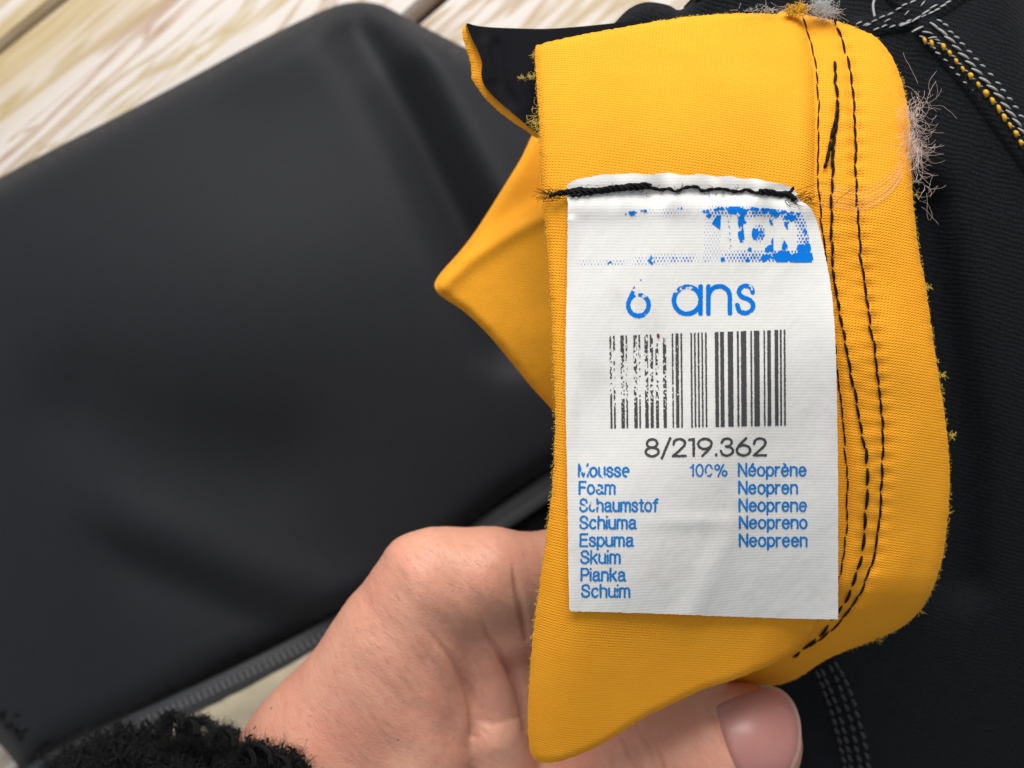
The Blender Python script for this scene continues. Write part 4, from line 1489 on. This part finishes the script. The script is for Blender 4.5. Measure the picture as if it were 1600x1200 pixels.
nail_sheet = sheet('thumbnail', [tuple(p) for p in nail_ol[::3]], d_nail, [M_nail, M_nail, M_nail], hand_root, step=6, thick=0.6, roll=(7, 0.5), n=2)

M_nedge = plain('nail_free_edge', (0.46, 0.29, 0.25), 0.5, 0.4)
sheet('nail_edge', [(1186, 1073), (1202, 1071), (1222, 1078), (1238, 1094), (1248, 1116), (1252, 1140), (1251, 1167), (1244, 1191), (1231, 1214), (1228, 1211), (1240, 1189), (1246.5, 1165), (1247.5, 1140), (1243.5, 1118), (1234, 1098), (1219, 1083), (1201, 1075.5)], lambda x, y: d_nail(x, y) + 0.35, [M_nedge, M_nedge, M_nedge], hand_root, step=4, thick=0.5, n=4)

# fine hairs on the back of the hand
mb = MB()
for _ in range(620):
    x, y = random.uniform(420, 760), random.uniform(850, 1190)
    h, nrm = hit(x, y)
    if h is None or nrm.z < 0.2:
        continue
    L = random.uniform(0.8, 1.9) * 0.001
    dirv = Vector((0.75 + random.uniform(-.3, .3), -0.45 + random.uniform(-.4, .3), 0)).normalized()
    dirv = (dirv - nrm * dirv.dot(nrm)).normalized()
    p = [h, h + dirv * L * .5 + nrm * L * .16, h + dirv * L + nrm * L * .12]
    mb.tube(np.array([tuple(q) for q in p]), np.array([.000028, .000022, .00001]), 3)
o = mb.build('hand_hair', M_hair, hand_root)
o['kind'] = 'stuff'
mb = MB()
M_scab = plain('dark_red_scab', (0.12, 0.02, 0.015), 0.5)
for (x, y, r) in [(424, 1107, .32), (398, 1137, .42), (399, 1122, .2), (455, 1077, .18), (622, 1156, .25)]:
    h, nrm = hit(x, y)
    if h is None:
        continue
    h = np.array(h); n_ = np.array(nrm)
    t = np.linspace(-1, 1, 5)
    mb.tube(h[None] + np.stack([t * r * .5, t * r * .9, 0 * t], -1) * 0.001 - n_ * 0.0001, r * 0.001 * np.array([.3, .8, 1, .8, .3]) * 0.7, 6)
if mb.n:
    mb.build('scab', M_scab, hand_root)

# fluffy black sleeve
mb = MB()
cuff_c = [((240, 1314, 167), (26.0, 21.0, 22)), ((330, 1280, 163), (14.0, 14.5, 18)), ((408, 1278, 160), (8.0, 10.0, 14)), ((455, 1304, 158), (7.5, 10.0, 14)), ((402, 1222, 153), (5.0, 4.6, 5)), ((440, 1236, 151), (4.6, 4.4, 5))]
# base pile
bmc = bmesh.new()
for c, r in cuff_c:
    C = w_mm(*c) * 0.001 + np.array([0, 0, CH * 0.001])
    res = bmesh.ops.create_icosphere(bmc, subdivisions=3, radius=1.0)
    for v in res['verts']:
        k = 0.93 + 0.08 * math.sin(v.co.x * 9 + v.co.y * 7) * math.sin(v.co.z * 8)
        v.co = Vector([C[i] + v.co[i] * r[i] * 0.001 * k for i in range(3)])
me = bpy.data.meshes.new('sleeve_cuff'); bmc.to_mesh(me); bmc.free()
me.materials.append(M_yarn)
me.polygons.foreach_set('use_smooth', np.full(len(me.polygons), True))
cuff = link(bpy.data.objects.new('sleeve_cuff', me), hand_root)


def yarn(mb, P, nrm, L, r, sides=5):
    a = rng.normal(0, 1, 3); a -= nrm * (a @ nrm); a /= np.linalg.norm(a)
    side = a * random.uniform(.4, 1.0) + np.array([0, 0.5, 0.0])
    pts = [P - nrm * 0.001]
    for k in range(1, 6):
        t = k / 5
        pts.append(P + nrm * L * math.sin(t * 1.7) * .9 + side * L * (t * t) * .45 + rng.normal(0, .00022, 3))
    pts = cr(pts, 3)
    n = len(pts)
    mb.tube(pts, r * (np.linspace(1, .55, n)) * (0.8 + 0.4 * rng.random(n)), sides)


for c, r in cuff_c:
    C = w_mm(*c) * 0.001 + np.array([0, 0, CH * 0.001])
    R = np.array(r) * 0.001
    cnt = int(30 * (r[0] * r[1]) ** .5 * 2.0)
    for _ in range(cnt):
        v = rng.normal(0, 1, 3)
        v[2] = abs(v[2]) * 0.9 - 0.15
        v[1] = v[1] if random.random() < .3 else abs(v[1])
        v /= np.linalg.norm(v)
        P = C + v * R
        n_ = v / R; n_ /= np.linalg.norm(n_)
        yarn(mb, P, n_, random.uniform(.0016, .0036), random.uniform(.00030, .00052))
        for _k in range(7):
            yarn(mb, P + rng.normal(0, .0006, 3), n_, random.uniform(.002, .0046), .00004, 3)
for (x, y, w, h) in [(400, 1182, 26, 20), (383, 1186, 16, 18), (432, 1196, 22, 14), (318, 1140, 14, 16), (352, 1152, 16, 14), (270, 1128, 12, 9), (300, 1134, 8, 9)]:
    for k in range(4):
        jx, jy = random.uniform(-4, 4), random.uniform(-3, 3)
        q = cr([(x - w + jx, y + 10 + jy), (x - w * .8 + jx, y - h * .5 + jy), (x + jx, y - h + jy), (x + w * .8 + jx, y - h * .4 + jy), (x + w + jx, y + 12 + jy)], 5)
        dd = 148.5 + random.uniform(-1, 1.5) + 0.06 * abs(x - 380) * (x < 380)
        mb.tube(W(q[:, 0], q[:, 1], dd + 2.5 * np.sin(np.linspace(0, 3.1, len(q)) + 1.6)), 0.00024 * (0.8 + 0.5 * rng.random(len(q))), 6)
        for _k in range(90):
            i = random.randrange(len(q))
            p = W(q[i, 0], q[i, 1], dd)
            v = rng.normal(0, 1, 3); v /= np.linalg.norm(v)
            yarn(mb, p, v, random.uniform(.0006, .0015), .00004, 3)
o = mb.build('sleeve_pile', M_yarn, hand_root)
o['kind'] = 'stuff'
print('TRIS', sum(len(o.data.loop_triangles) or len(o.data.polygons) for o in sc.objects if o.type == 'MESH'))
